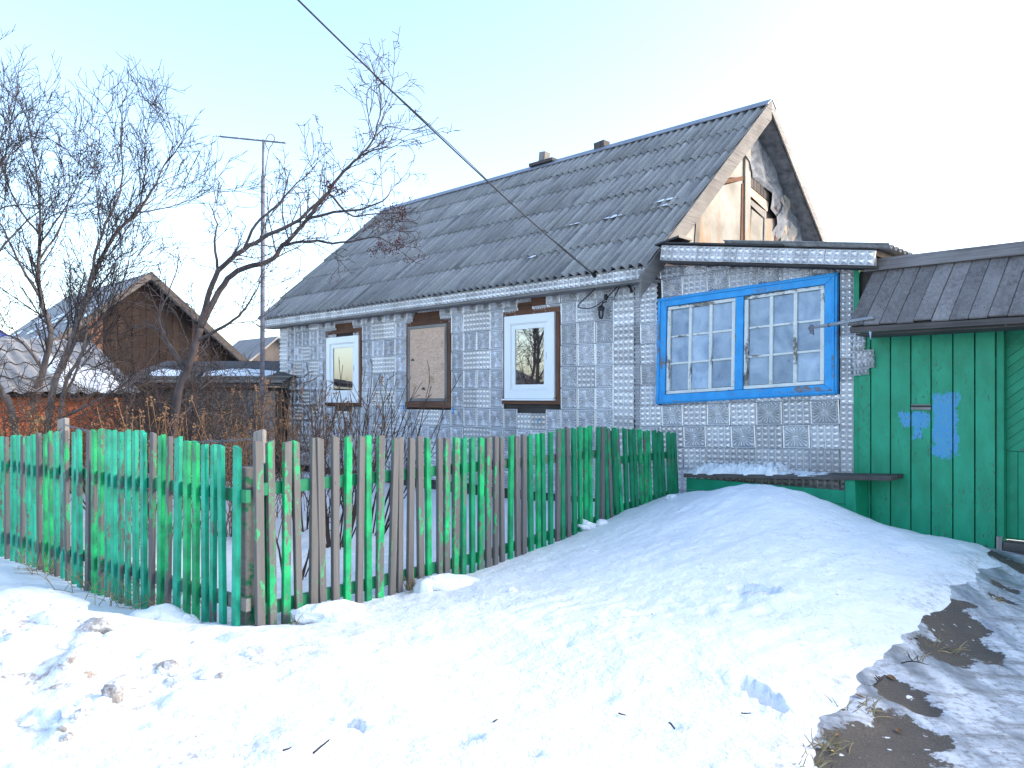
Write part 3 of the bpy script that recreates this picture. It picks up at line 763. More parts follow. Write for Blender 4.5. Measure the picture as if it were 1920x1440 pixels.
# thin snow left in the troughs
sn = MB(); sr = random.Random(8)
for i in range(520):
    k = sr.randint(0, int((ROOF_X1-ROOF_X0)/WP)-1); xs = ROOF_X0 + (k+.5)*WP
    c = sr.choice([2,3,3,4,4,4,5,5,5,5]); 
    dens = .5 + .5*math.sin(xs*.9+1.0) + (.5 if xs > -5 else 0)
    if sr.random() > dens: continue
    a = sr.uniform(.02,.72)*CL; ln = sr.uniform(.08,.5)*CL
    lf = .030
    o = Vector((xs, RIDGE_Y, RIDGE_Z)) + sdir*(c*CL-.06)
    def pt(v, u, hgt): return o + sdir*v + snrm*(lf*v/(CL+.14) - .040 + hgt) + Vector((u, 0, 0))
    hw = sr.uniform(.010,.026); b = min(a+ln, CL*.97)
    sn.poly([pt(a,0,.006), pt(a+.03,-hw,.012), pt(b-.03,-hw,.012), pt(b,0,.006), pt(b-.03,hw,.012), pt(a+.03,hw,.012)])
for (px, py, wx, vv) in ((1360,358,.55,.10),(1300,380,.4,.07),(1150,412,.5,.09),(1080,425,.4,.07),(1000,487,.2,.08),(1262,378,.4,.08)):
    # ridges of drifted snow on a course step
    d = dpx(px); best = None
    for q in range(200):
        v = SL*q/200; yy = RIDGE_Y + sdir.y*v; zz = RIDGE_Z + sdir.z*v
        xx = (d*(OY+yy*IY)-OX-yy*IX)/(RX-d*RY); Y = OY+xx*RY+yy*IY
        e = abs(HOR-(zz-EYE)/Y*FPX-py)
        if best is None or e < best[0]: best = (e, xx, v)
    _, xx, v = best; xx = min(xx, ROOF_X1-.35-wx/2)
    n = 14; up = []; dn = []
    for i in range(n+1):
        u = xx - wx/2 + wx*i/n; hh = vv*math.sin(math.pi*i/n)*(.6+.4*sr.random())
        o = Vector((u, RIDGE_Y, RIDGE_Z)); up.append(o + sdir*(v-hh) + snrm*.040); dn.append(o + sdir*(v+hh*.5) + snrm*.060)
    for i in range(n): sn.quad(up[i], dn[i], dn[i+1], up[i+1])
tag(sn.build('roof_snow', M['snow'], roof), kind='stuff')

# --- bargeboards of the gable
def barge(side, x0, x1, drop, ext, mat):
    dy = EAVE_Y - RIDGE_Y; dz = EAVE_Z - RIDGE_Z; t1 = 1 + ext
    p = [(x0, RIDGE_Y, RIDGE_Z+.05), (x0, RIDGE_Y, RIDGE_Z+.05-drop*1.15), (x0, RIDGE_Y+side*dy*t1, RIDGE_Z+dz*t1+.03-drop), (x0, RIDGE_Y+side*dy*t1, RIDGE_Z+dz*t1+.05)]
    return MB().prism(p if side > 0 else p[::-1], (x1-x0, 0, 0)).build('bargeboard', mat, roof, bevel=.004)
barge(1, ROOF_X1-.01, ROOF_X1+.022, .29, .085, M['wood_grey_y'])
barge(-1, ROOF_X1-.012, ROOF_X1+.019, .17, .03, M['wood_grey_y'])
barge(1, ROOF_X0-.02, ROOF_X0+.005, .20, .0, M['wood_grey_y'])
# --- gable: rotten boards and fibreboard sheets
GXP = .10
gable = MB().prism([(GXP-.06,.05,3.0),(GXP-.06,HY1-.05,3.0),(GXP-.06,RIDGE_Y,RIDGE_Z-.12)], (.05,0,0)).build('gable', M['wood_dark_z'], house)
def gpoly(pts, name, mat, out=.012, th=.012, ruffle=0):
    P = []
    for px, py in pts:
        y, z = on_side(px, py, GXP+out); P.append((GXP+out, y, z))
    return MB().prism([(p[0], p[1], p[2]) for p in P], (th, 0, 0)).build(name, mat, gable)
gpoly([(1300,462),(1306,395),(1340,352),(1392,338),(1390,462)], 'sheet_panel', M['fibre'])
gpoly([(1245,462),(1302,400),(1300,462)], 'sheet_panel', M['fibre'], .010)
gpoly([(1360,333),(1395,280),(1394,333)], 'sheet_panel', M['fibre'], .010)
gpoly([(1352,345),(1352,338),(1395,330),(1395,338)], 'batten', M['wood_brown_y'], .024)
gpoly([(1301,462),(1306,392),(1313,386),(1310,462)], 'batten', M['wood_grey_z'], .026)
gpoly([(1388,462),(1390,345),(1394,343),(1394,462)], 'batten', M['wood_brown_z'], .026)
gpoly([(1394,462),(1395,284),(1405,268),(1404,462)], 'post', M['fibre'], .032, .03)
for i in range(6):
    a, b = 1406+i*6.2, 1406+(i+1)*6.2-.7
    gpoly([(a, 350+(a-1406)*.85),(a, 284+max(0,(a-1418))*1.4),(b, 284+max(0,(b-1418))*1.4),(b, 350+(b-1406)*.85)], 'hatch_board', M['wood_dark_z'], .016+.004*(i%2))
gpoly([(1404,365),(1404,350),(1440,380),(1438,397)], 'batten', M['osb'], .030)
gpoly([(1404,382),(1404,372),(1436,398),(1435,412)], 'batten', M['wood_grey_y'], .034)
gpoly([(1405,462),(1408,392),(1432,412),(1432,462)], 'sheet_panel', M['fibre'], .014)
gpoly([(1434,462),(1436,410),(1452,410),(1454,462)], 'sheet_panel', M['fibre'], .018)
gpoly([(1431,462),(1433,395),(1436,395),(1435,462)], 'batten', M['wood_grey_z'], .036)
gpoly([(1452,462),(1456,350),(1460,346),(1458,462)], 'batten', M['wood_brown_z'], .036)
# torn felt hanging down the right side
fm = MB(); cols = []
for s in range(15):
    f = s/14; px0, py0 = 1408+f*88, 250+f*205
    wv = 22+8*math.sin(f*9)+6*math.sin(f*23)
    row = []
    for k in range(7):
        g = k/6; y, z = on_side(px0 - wv*(1-g)*1.0 + g*14, py0 + (1-g)*10, GXP+.05)
        row.append((GXP+.05+.035*math.sin(k*1.7+s*.9)+.03*(1-g)*(1+math.sin(s*1.9)), y, z))
    cols.append(row)
for s in range(14):
    for k in range(6): fm.quad(cols[s][k], cols[s][k+1], cols[s+1][k+1], cols[s+1][k])
fm.build('torn_felt', M['felt'], gable, smooth=True)
fm = MB(); cols = []
for s in range(9):
    f = s/8; row = []
    for k in range(6):
        g = k/5; y, z = on_side(1460+g*(16+14*f)+4*math.sin(s*1.3), 372+f*88-8*g, GXP+.06); row.append((GXP+.06+.05*math.sin(k*1.5+s), y, z))
    cols.append(row)
for s in range(8):
    for k in range(5): fm.quad(cols[s][k], cols[s][k+1], cols[s+1][k+1], cols[s+1][k])
fm.build('torn_felt', M['fibre'], gable, smooth=True)

# ================================================================== WINDOWS of the main front
def ring(x0, x1, z0, z1, w, y0, y1, name, mat_v, mat_h, parent, sill=0):
    """four mitred members of a frame"""
    a = [(x0,z0),(x1,z0),(x1,z1),(x0,z1)]; b = [(x0+w,z0+w),(x1-w,z0+w),(x1-w,z1-w),(x0+w,z1-w)]
    for k in range(4):
        j = (k+1) % 4; p = [a[k],a[j],b[j],b[k]]
        MB().prism([(q[0],y1,q[1]) for q in p], (0,y0-y1,0)).build(name, mat_h if k % 2 == 0 else mat_v, parent, bevel=.003)
OPEN_Z0, OPEN_Z1 = TOPZ-6*PITCH, TOPZ-PITCH
def surround(wi, parent, zt, zb):
    x0, x1 = WIN[wi]
    n = 4
    for i in range(n):                                # boards above the window
        a = x0 + (x1-x0)*i/n; b = x0 + (x1-x0)*(i+1)/n - .006
        MB().box(a, b, .004+.003*(i%2), .028, zt-.03, OPEN_Z1+.20).build('lintel_board', M['wood_brown_x'], parent)
    MB().box(x0+.004, x1-.004, -.03, .025, zt-.085, zt).build('head_board', M['wood_brown_x'], parent, bevel=.003)
    MB().box(x0+.004, x0+.075, -.03, .025, zb, zt-.087).build('jamb_board', M['wood_brown_z'], parent, bevel=.003)
    MB().box(x1-.085, x1-.004, -.034, .025, zb, zt-.087).build('jamb_board', M['wood_brown_z'], parent, bevel=.003)
    MB().box(x0-.01, x1+.01, -.045, .025, zb-.11, zb-.002).build('sill_board', M['wood_brown_x'], parent, bevel=.003)
def pvc_window(wi, px0, px1, ztop, zbot):
    x0, x1 = fx(px0), fx(px1)
    w = MB().box(x0, x1, .0, .026, zbot, ztop).build('window', M['wood_brown_x'], house)
    surround(wi, w, OPEN_Z1-.05, zbot+.02)
    ring(x0, x1, zbot, ztop, .135, -.062, .0, 'frame', M['pvc'], M['pvc'], w)
    ring(x0+.155, x1-.155, zbot+.155, ztop-.155, .075, -.040, .0, 'sash', M['pvc'], M['pvc'], w)
    ring(x0+.136, x1-.136, zbot+.136, ztop-.136, .018, -.050, .0, 'frame_step', M['pvc'], M['pvc'], w)
    MB().box(x0+.231, x1-.231, -.022, -.012, zbot+.231, ztop-.231).build('pane', M['glass'], w)
    MB().box(x0-.03, x1+.02, -.10, -.001, zbot-.03, zbot-.003).build('drip_sill', M['pvc'], w)
    MB().box(x1-.19, x1-.172, -.065, -.041, (zbot+ztop)/2-.05, (zbot+ztop)/2+.06).build('latch', M['pvc'], w)
    return w
pvc_window(2, 950, 1043, 2.95, 1.58)
pvc_window(0, 616, 676, 2.88, 1.52)
w = MB().box(WIN[1][0]+.10, WIN[1][1]-.10, .0, .026, 1.50, 2.98).build('window', M['wood_brown_x'], house)
surround(1, w, OPEN_Z1-.05, 1.52)
x0, x1 = WIN[1][0]+.075, WIN[1][1]-.088
ring(x0, x1, 1.525, 2.945, .055, -.05, .0, 'frame', M['wood_grey_z'], M['wood_grey_x'], w)
MB().box(x0+.056, x1-.056, -.038, -.02, 1.582, 2.888).build('board_cover', M['osb'], w)
for sx, zz in ((.10, 2.3), (.42, 1.75)):
    MB().tube([(x0+sx,-.041,zz),(x0+sx+.05,-.043,zz+.02),(x0+sx+.09,-.041,zz-.01)], [.012,.02,.01], 6).build('knot', M['wood_dark_x'], w)
# blue paint left on the cladding beside the windows
for (px, py, hh) in ((757,765,.16),(849,770,.12),(1010,790,.08)):
    x, z = on_front(px, py, -.02)
    MB().poly([(x-.02,-.026,z-hh/2),(x+.03,-.026,z-hh*.3),(x+.025,-.026,z+hh*.5),(x-.01,-.026,z+hh*.35)]).build('paint_smear', M['blue_z'], wall)

# ================================================================== VERANDA: cladding, window, roof
VT = R(-2.0)
def vx(px): return on_front(px, 0)[0]
# big window, corners read on the wall plane
Q = [on_front(1232,758,-.03), on_front(1571,739,-.03), on_front(1572,511,-.03), on_front(1236,561,-.03)]
def qm(s, t):
    (ax,az),(bx,bz),(cx,cz),(dx,dz) = Q
    return ((ax*(1-s)+bx*s)*(1-t)+(dx*(1-s)+cx*s)*t, (az*(1-s)+bz*s)*(1-t)+(dz*(1-s)+cz*s)*t)
TW, TH = .352, .295
vrow0 = on_front(1446, 793, -.02)          # a tile below the window, centre near here
for r_ in range(-3, 12):
    z1 = 1.40 - r_*TH if r_ >= 0 else 1.40 + (-r_)*TH
def in_window(x, z, m=.02):
    # is the local point inside the window quad
    s = (x - Q[0][0]) / (Q[1][0] - Q[0][0]); lo = Q[0][1]*(1-s)+Q[1][1]*s; hi = Q[3][1]*(1-s)+Q[2][1]*s
    return -m < (x-Q[0][0]) and (x-Q[1][0]) < m and lo-m < z < hi+m
shear = math.tan(-VT)
def roof_line(x): return 3.50 - (x)*.115
zbase = Q[0][1] - .015 - 0*TH
TW = .354; cols = [(.01, .096)] + [(.098 + i*TW, .098 + (i+1)*TW) for i in range(8)]
vxr = 2.93                                   # a strip of flat-topped pyramids closes the right end
for ci, (x0, x1) in enumerate(cols):
    x1 = min(x1, vxr)
    if x1 - x0 < .05: continue
    for r_ in range(-9, 6):
        xm = (x0+x1)/2; z1 = zbase - r_*TH + (xm-Q[0][0])*shear; z0 = z1 - TH
        if z0 > roof_line(xm)-.02 or z0 < -.15: continue
        corners = [in_window(x, z, -.012) for x in (x0,xm,x1) for z in (z0,(z0+z1)/2,z1)]
        if all(corners): continue
        planes = []
        if any(corners):
            s0, s1 = (x0-Q[0][0]), (x1-Q[1][0])
            if x0 < Q[0][0]-.03:    planes.append((((Q[0][0]-xm)/(x1-x0), 0, 0), (1,0,0)))
            elif x1 > Q[1][0]+.03:  planes.append((((Q[1][0]-xm)/(x1-x0), 0, 0), (-1,0,0)))
            else:
                s = (xm-Q[0][0])/(Q[1][0]-Q[0][0]); hi = Q[3][1]*(1-s)+Q[2][1]*s; lo = Q[0][1]*(1-s)+Q[1][1]*s; zm = (z0+z1)/2
                if z1 > hi: planes.append(((0,0,(hi-zm)/TH), (0,0,-1)))
                else: planes.append(((0,0,(lo-zm)/TH), (0,0,1)))
        if z1 > roof_line(xm): planes.append(((0,0,(roof_line(xm)-(z0+z1)/2)/TH), (.10,0,1)))
        cj = ci-1; s_ = min(max((xm-Q[0][0])/(Q[1][0]-Q[0][0]),0),1); hi_ = Q[3][1]*(1-s_)+Q[2][1]*s_
        if r_ >= 0: burst = (cj + r_) % 2 == 1 and r_ < 2
        elif z0 > hi_-.16: burst = (cj % 2 == 1) if z0 < hi_+.14 else (cj % 2 == 0)
        else: burst = r_ % 2 == 0
        if ci == 0: burst = False
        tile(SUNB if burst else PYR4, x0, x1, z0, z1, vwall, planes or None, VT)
for r_ in range(14):
    z1 = 3.14 - r_*.27; z0 = z1-.27
    if z0 < -.2: break
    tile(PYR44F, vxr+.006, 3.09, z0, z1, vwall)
MB().box(3.092, 3.152, -.012, .03, -.2, 3.13).build('corner_trim', M['green_z'], vwall)
for (px, py, a) in ((1618,672,.13),(1629,668,.11),(1621,690,.10),(1612,655,.10),(1634,677,.07),(1616,640,.08),(1608,628,.08),(1607,642,.09),(1607,659,.10),(1607,676,.10),(1608,692,.08)):
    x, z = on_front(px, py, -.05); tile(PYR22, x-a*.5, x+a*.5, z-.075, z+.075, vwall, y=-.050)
MB().box(.045, vxr+.01, .006, .029, -.3, .15).build('plinth_board', M['wood_dark_x'], vwall)

vwin = MB().prism([(qm(.01,.01)[0],.028,qm(.01,.01)[1]),(qm(.99,.01)[0],.028,qm(.99,.01)[1]),(qm(.99,.99)[0],.028,qm(.99,.99)[1]),(qm(.01,.99)[0],.028,qm(.01,.99)[1])], (0,-.024,0)).build('veranda_window', M['wood_dark_x'], house)
def qbar(s0, s1, t0, t1, y0, y1, name, mat, parent, mitre=None, bevel=.004):
    c = mitre or [(s0,t0),(s1,t0),(s1,t1),(s0,t1)]
    p = [(qm(*q)[0], y1, qm(*q)[1]) for q in c]
    return MB().prism(p, (0, y0-y1, 0)).build(name, mat, parent, bevel=bevel)
bw, bh = .058, .085
qbar(0,1,0,1,-.075,.0,'frame',M['blue_x'],vwin,[(0,0),(1,0),(1-bw,bh),(bw,bh)])
qbar(0,1,0,1,-.075,.0,'frame',M['blue_x'],vwin,[(bw,1-bh),(1-bw,1-bh),(1,1),(0,1)])
qbar(0,1,0,1,-.070,.0,'frame',M['blue_z'],vwin,[(0,0),(bw,bh),(bw,1-bh),(0,1)])
qbar(0,1,0,1,-.070,.0,'frame',M['blue_z'],vwin,[(1-bw,bh),(1,0),(1,1),(1-bw,1-bh)])
qbar(.006,.994,.012,.028,-.092,-.076,'frame_moulding',M['blue_x'],vwin); qbar(.006,.994,.972,.988,-.092,-.076,'frame_moulding',M['blue_x'],vwin)
qbar(.010,.022,.03,.97,-.086,-.071,'frame_moulding',M['blue_z'],vwin); qbar(.978,.990,.03,.97,-.086,-.071,'frame_moulding',M['blue_z'],vwin)
def s_at(px): return (on_front(px, 650, -.03)[0]-Q[0][0])/(Q[1][0]-Q[0][0])
m0, m1 = s_at(1379), s_at(1394)
qbar(m0,m1,bh+.002,1-bh-.002,-.066,.0,'mullion',M['blue_z'],vwin)
for (a, b) in ((bw+.004, m0-.003), (m1+.003, 1-bw-.004)):
    e = .020; te = .030
    sash = qbar(a, b, bh+.004, bh+.004+te, -.050, .002, 'sash', M['white_x'], vwin, bevel=.003)
    qbar(a, b, 1-bh-.004-te, 1-bh-.004, -.050, .002, 'rail', M['white_x'], sash, bevel=.003)
    qbar(a, a+e, bh+.006+te, 1-bh-.006-te, -.050, .002, 'stile', M['white_z'], sash, bevel=.003)
    qbar(b-e, b, bh+.006+te, 1-bh-.006-te, -.050, .002, 'stile', M['white_z'], sash, bevel=.003)
    ia, ib = a+e, b-e; ta, tb = bh+.004+te, 1-bh-.004-te
    for i in (1, 2):
        c = ia+(ib-ia)*i/3; qbar(c-.009, c+.009, ta+.001, tb-.001, -.044, .002, 'glazing_bar', M['white_z'], sash, bevel=.003)
        for k in range(3):
            pass
    for k in (1, 2):
        tc = ta+(tb-ta)*k/3
        for i in range(3):
            qbar(ia+(ib-ia)*i/3+(.009 if i else 0), ia+(ib-ia)*(i+1)/3-(.009 if i < 2 else 0), tc-.009, tc+.009, -.036, .002, 'glazing_bar', M['white_x'], sash, bevel=.002)
    for i in range(3):
        for k in range(3):
            qbar(ia+(ib-ia)*i/3+.004, ia+(ib-ia)*(i+1)/3-.004, ta+(tb-ta)*k/3+.004, ta+(tb-ta)*(k+1)/3-.004, -.016-.004*tr.random(), -.006, 'pane', M['frost'], sash, bevel=0)

# lean-to roof with a tin cornice along its raking front edge
CY = -.30
ca, cb = on_front(1240, 460, CY), on_front(1641, 470, CY); cc, cd = on_front(1240, 488, CY), on_front(1641, 498, CY)
vroof = MB().prism([(ca[0],CY+.04,ca[1]+.02),(cb[0],CY+.04,cb[1]+.02),(cb[0],CY+.04,cb[1]-.05),(ca[0],CY+.04,ca[1]-.05)], (0,5.2,0)).build('veranda_roof', M['wood_dark_x'], house)
corn = MB().prism([(ca[0],CY+.036,ca[1]),(cb[0],CY+.036,cb[1]),(cd[0],CY+.036,cd[1]),(cc[0],CY+.036,cc[1])], (0,-.03,0)).build('cornice', M['wood_grey_x'], vroof)
nC = 15; ang = math.atan2(cb[1]-ca[1], cb[0]-ca[0])
for i in range(nC):
    a, b = i/nC, (i+1)/nC; f = (a+b)/2
    xm = ca[0]+(cb[0]-ca[0])*f; zt = ca[1]+(cb[1]-ca[1])*f; zb = cc[1]+(cd[1]-cc[1])*f
    o = tile(PYR22, xm-(cb[0]-ca[0])/nC/2, xm+(cb[0]-ca[0])/nC/2, zb, zt, corn, None, -ang, CY)
MB().prism([(ca[0],CY+.02,cc[1]-.003),(cb[0],CY+.02,cd[1]-.003),(cb[0],CY+.02,cd[1]-.028),(ca[0],CY+.02,cc[1]-.028)], (0,.28,0)).build('soffit', M['wood_dark_x'], vroof)
MB().prism([(ca[0]-.0,CY-.03,ca[1]+.022),(ca[0]+.62*(cb[0]-ca[0]),CY-.03,ca[1]+.022+.62*(cb[1]-ca[1])),(ca[0]+.62*(cb[0]-ca[0]),CY-.03,ca[1]+.045+.62*(cb[1]-ca[1])),(ca[0],CY-.03,ca[1]+.045)], (0,.6,0)).build('roofing_felt', M['black'], vroof)
MB().hexa([(ca[0]-.08,CY-.04,ca[1]+.0),(ca[0]+.30,CY-.04,ca[1]+.06),(ca[0]+.30,CY+.3,ca[1]+.06),(ca[0]-.08,CY+.3,ca[1]),(ca[0]-.08,CY-.04,ca[1]+.02),(ca[0]+.30,CY-.04,ca[1]+.09),(ca[0]+.30,CY+.3,ca[1]+.09),(ca[0]-.08,CY+.3,ca[1]+.02)]).build('roofing_felt', M['black'], vroof)
# corrugated covering, one sheet after another towards the right-hand drip edge
vs_ = MB(); amp = .024; ny_ = 34*6
def vr(x): return ca[1] + (x-ca[0])/(cb[0]-ca[0])*(cb[1]-ca[1]) + .060
for i in range(ny_+1):
    y = CY-.05 + 5.2*i/ny_; a = amp*math.cos(2*math.pi*i/6)
    for x in (1.6, cb[0]+.16): vs_.v.append((x, y, vr(x)+a))
for i in range(ny_+1):
    y = CY-.05 + 5.2*i/ny_; a = amp*math.cos(2*math.pi*i/6)
    for x in (1.6, cb[0]+.16): vs_.v.append((x, y, vr(x)+a-.008))
k2 = 2*(ny_+1)
for i in range(ny_):
    vs_.f += [(2*i,2*i+1,2*i+3,2*i+2), (k2+2*i,k2+2*i+2,k2+2*i+3,k2+2*i+1), (2*i+1,k2+2*i+1,k2+2*i+3,2*i+3)]
vs_.f.append((0, k2, k2+1, 1))
vs_.build('corrugated_sheet', M['slate'], vroof, smooth=False)

# ================================================================== ELECTRIC FITTINGS on the wall
def fp(px, py, y): x, z = on_front(px, py, y); return Vector((x, y, z))
brk = MB().tube([fp(1140,522,-.02), fp(1172,517,-.16), fp(1188,525,-.16)], .014, 6).build('cable_bracket', M['iron'], house)
MB().box(-.10,.10,-.10,.02,-.035,.035).build('junction_box', M['black'], brk, fp(1152,525,-.06))
for (px, py) in ((1172,529),(1136,558)):
    p = fp(px, py, -.13)
    MB().tube([p+Vector((0,0,.05)), p+Vector((0,0,.02)), p, p-Vector((0,0,.04))], [.022,.034,.034,.020], 8).build('insulator', M['porcelain'] if px > 1150 else M['black'], brk)
p = fp(1176,532,-.13); MB().tube([p, p+Vector((.06,0,-.07)), p+Vector((.08,0,-.13))], [.024,.018,.026], 6).build('spike', M['black'], brk)
lampo = thing('wall_lamp', 'small black lamp hanging under the cables on the tin wall', 'lamp', wpt(*fp(1127,590,-.10).xy, 0) * 1.0, HROT)
lp = fp(1127,576,-.10); lampo.location = wpt(lp.x, lp.y, lp.z)
MB().tube([(0,0,.02),(0,0,-.01),(0,0,-.05)], [.03,.055,.05], 10).build('cap', M['black'], lampo)
MB().tube([(-.03,0,-.05),(-.035,0,-.10),(-.02,0,-.16),(.01,0,-.17),(.03,0,-.12),(.035,0,-.04)], .016, 6).build('guard', M['black'], lampo)
MB().tube([(0,0,.02),(.02,.03,.07),(.03,.10,.09)], .012, 6).build('stem', M['black'], lampo)
def bez(pts, n=10):
    out = []
    P = [Vector(p) for p in pts]
    for i in range(len(P)-1):
        p0, p1, p2, p3 = P[max(i-1,0)], P[i], P[i+1], P[min(i+2,len(P)-1)]
        for k in range(n):
            t = k/n; out.append(.5*((2*p1)+(-p0+p2)*t+(2*p0-5*p1+4*p2-p3)*t*t+(-p0+3*p1-3*p2+p3)*t**3))
    out.append(P[-1]); return out
def hp(px, py, y): q = fp(px, py, y); return wpt(q.x, q.y, q.z)
# service cable from the street, strung to the house
A = hp(1118,520,-.22); B = at(560,-62,6.0); d_ = (B-A)
cable = thing('overhead_cable', 'black service cable running down from the sky to the house wall', 'cable', tuple(A))
pts = []
for i in range(41):
    t = i/40*2.1; p = d_*t; p.z -= .26*(t*(2.1-t)/1.1) - .0; pts.append(p)
MB().tube(pts, .0075, 6).build('strand', M['black'], cable)
MB().tube([p*1.0+Vector((.012*math.sin(i*.6),.0,.011+.007*math.cos(i*.6))) for i, p in enumerate(pts)], .0045, 5).build('strand', M['black'], cable)
MB().tube([Vector((0,0,0)), d_*.012, d_*.024], [.03,.034,.024], 8).build('clamp', M['black'], cable)
loop = bez([hp(1124,527,-.20), hp(1112,545,-.20), hp(1086,570,-.18), hp(1087,577,-.17), hp(1110,577,-.16), hp(1130,565,-.14), hp(1146,550,-.12), hp(1158,535,-.10), hp(1155,524,-.08)])
tag(MB().tube(loop, .009, 6).build('cable_loop', M['black'], None), 'looped black wires hanging from the bracket on the tin wall', 'cable')
loop2 = bez([hp(1124,527,-.2), hp(1150,530,-.17), hp(1160,533,-.14), hp(1170,522,-.12), hp(1158,545,-.10), hp(1150,562,-.06)])
tag(MB().tube(loop2, .007, 6).build('cable_loop', M['black'], None), 'short twisted wire tail beside the junction box under the eaves', 'cable')

# ================================================================== GATE with plank canopy
gate = thing('gate', 'green plank gate and fixed wall under a dark wooden canopy', 'gate', wpt(3.15, 0), HROT)
def gl(x): return x - 3.15
t, c0, sx, g0 = M['_patch']
def band(lo, hi, soft, val):
    a = t.math('SUBTRACT', val, lo); b = t.math('SUBTRACT', hi, val)
    return t.math('MULTIPLY', t.math('MINIMUM', a, b), 1.0/soft)
wob = t.math('MULTIPLY', t.math('SUBTRACT', t.noise(t.co(), 13, 5, .75), .5), 11.0)
mask = None
for (pa, pb, qa, qb) in ((1748,1796,738,852), (1690,1745,775,800), (1712,1728,780,822), (1765,1790,745,857)):
    xa, za = on_front(pa, qb, -.03); xb, zb = on_front(pb, qa, -.03)
    m_ = t.math('MINIMUM', band(gl(xa)-.01, gl(xb)+.01, .02, sx.outputs[0]), band(za-.01, zb+.01, .02, sx.outputs[2]))
    m_ = t.math('ADD', m_, wob)
    mask = m_ if mask is None else t.math('MAXIMUM', mask, m_)
kk = t.n('Clamp'); t.l(mask, kk.inputs[0])
c = t.mix(kk.outputs[0], c0, t.mix(t.ramp(t.noise(t.co(), 30, 4, .7), [(.45, 0.0), (.6, .6)]), (.05,.27,.52), (.10,.33,.36)))
chips = t.ramp(t.noise(t.rco((26,26,9)), 2.0, 4, .65), [(.585, 0.0), (.64, .9)])
lowd = t.ramp(t.noise(t.rco((2,2,1)), 1.4, 3), [(.42, 0.0), (.6, 1.0)])
c = t.mix(t.math('MULTIPLY', chips, lowd), c, (.045,.06,.035))
t.bump(g0, .4, .004); M['gateplank'] = t.out(c, .48, 0, .4)
ex = [on_front(p, 0, -.02)[0] for p in (1614,1633,1670,1708,1746,1787,1828,1867)]
WALLZ = 2.36
for i in range(7):
    a, b = (gl(ex[i])+.006 if i else .003), gl(ex[i+1])-.006
    y = -.030 + tr.uniform(-.004,.004)
    pk = MB().box(a, b, y, y+.026, -.25, WALLZ + tr.uniform(-.01,.01)).build('plank', M['gateplank'], gate, bevel=.003)
    for zn in (.41, 1.96):
        for xn in (a+(b-a)*.25, a+(b-a)*.75):
            xn += tr.uniform(-.01,.01); z_n = zn + tr.uniform(-.02,.02); MB().tube([(xn,y-.003,z_n),(xn,y+.002,z_n)], .007, 6).build('nail', M['iron'], pk)
MB().box(gl(ex[0]), gl(ex[7]), .012, .05, .35, .47).build('rail', M['green_x'], gate); MB().box(gl(ex[0]), gl(ex[7]), .012, .05, 1.9, 2.02).build('rail', M['green_x'], gate)
MB().box(gl(ex[0])+.01, gl(ex[7])-.01, .052, .062, -.2, WALLZ-.02).build('backing', M['black'], gate)
zt_ = on_front(1755, 618, -.06)[1]
MB().box(gl(ex[0])-.02, gl(ex[7])+.05, -.055, -.034, WALLZ-.06, WALLZ+.03).build('head_board', M['green_x'], gate, bevel=.003)
MB().box(.004, .60, .064, .084, 2.2, zt_+.74).build('gable_filler', M['wood_dark_z'], gate)
# letter slot
sa, sz = on_front(1708, 758, -.05); sb, sz2 = on_front(1745, 766, -.05)
slot = MB().box(gl(sa), gl(sb), -.052, -.030, sz2-.012, sz2+.012).build('letter_slot', M['wood_grey_x'], gate)
MB().box(gl(sa), gl(sb), -.046, -.036, sz2+.013, sz2+.032).build('slot_gap', M['black'], slot)
MB().box(gl(sa), gl(sb), -.050, -.030, sz2+.033, sz2+.045).build('slot_rim', M['wood_grey_x'], slot)
# posts, wicket door, unseen plank run added beyond the picture edge for shade
px_post = gl(ex[7])
MB().box(px_post+.001, px_post+.070, -.004, .14, -.2, WALLZ).build('post', M['green_z'], gate, bevel=.004)
MB().box(px_post+.010, px_post+.06, -.05, -.010, -.2, .16).build('post_shoe', M['wood_grey_z'], gate, bevel=.004)
dx0, dx1, dy = px_post+.072, px_post+1.02, .09
door = MB().box(dx0, dx1, dy+.028, dy+.05, .12, 2.30).build('door', M['green_z'], gate)
zd1, zd2 = on_front(1895, 650, dy)[1], on_front(1895, 845, dy)[1]
rect = [(dx0,zd2),(dx1,zd2),(dx1,zd1),(dx0,zd1)]
pw = .082
for k in range(-14, 30):                     # diagonal boards rising to the right
    n = (-.64, .77); c0_ = k*pw + n[0]*dx0 + n[1]*zd2
    p = clip_poly(clip_poly(rect, n[0], n[1], c0_+pw-.004), -n[0], -n[1], -c0_)
    if len(p) >= 3: MB().prism([(q[0], dy+.026, q[1]) for q in p], (0,-.02-.003*(k%2),0)).build('diagonal_board', M['green_x'], door)
nb = 9
for k in range(nb):
    a = dx0+(dx1-dx0)*k/nb; b = dx0+(dx1-dx0)*(k+1)/nb-.005
    MB().box(a, b, dy+(.004 if k % 3 == 1 else .010), dy+.026, .14, zd2-.006).build('board', M['green_z'], door, bevel=.002)
zl0, zl1 = zd1+.02, 2.30
MB().box(dx0, dx1, dy-.006, dy+.02, zd1+.002, zd1+.018).build('lattice_rail', M['green_x'], door); MB().box(dx0, dx1, dy-.006, dy+.02, zl1-.03, zl1).build('lattice_rail', M['green_x'], door)
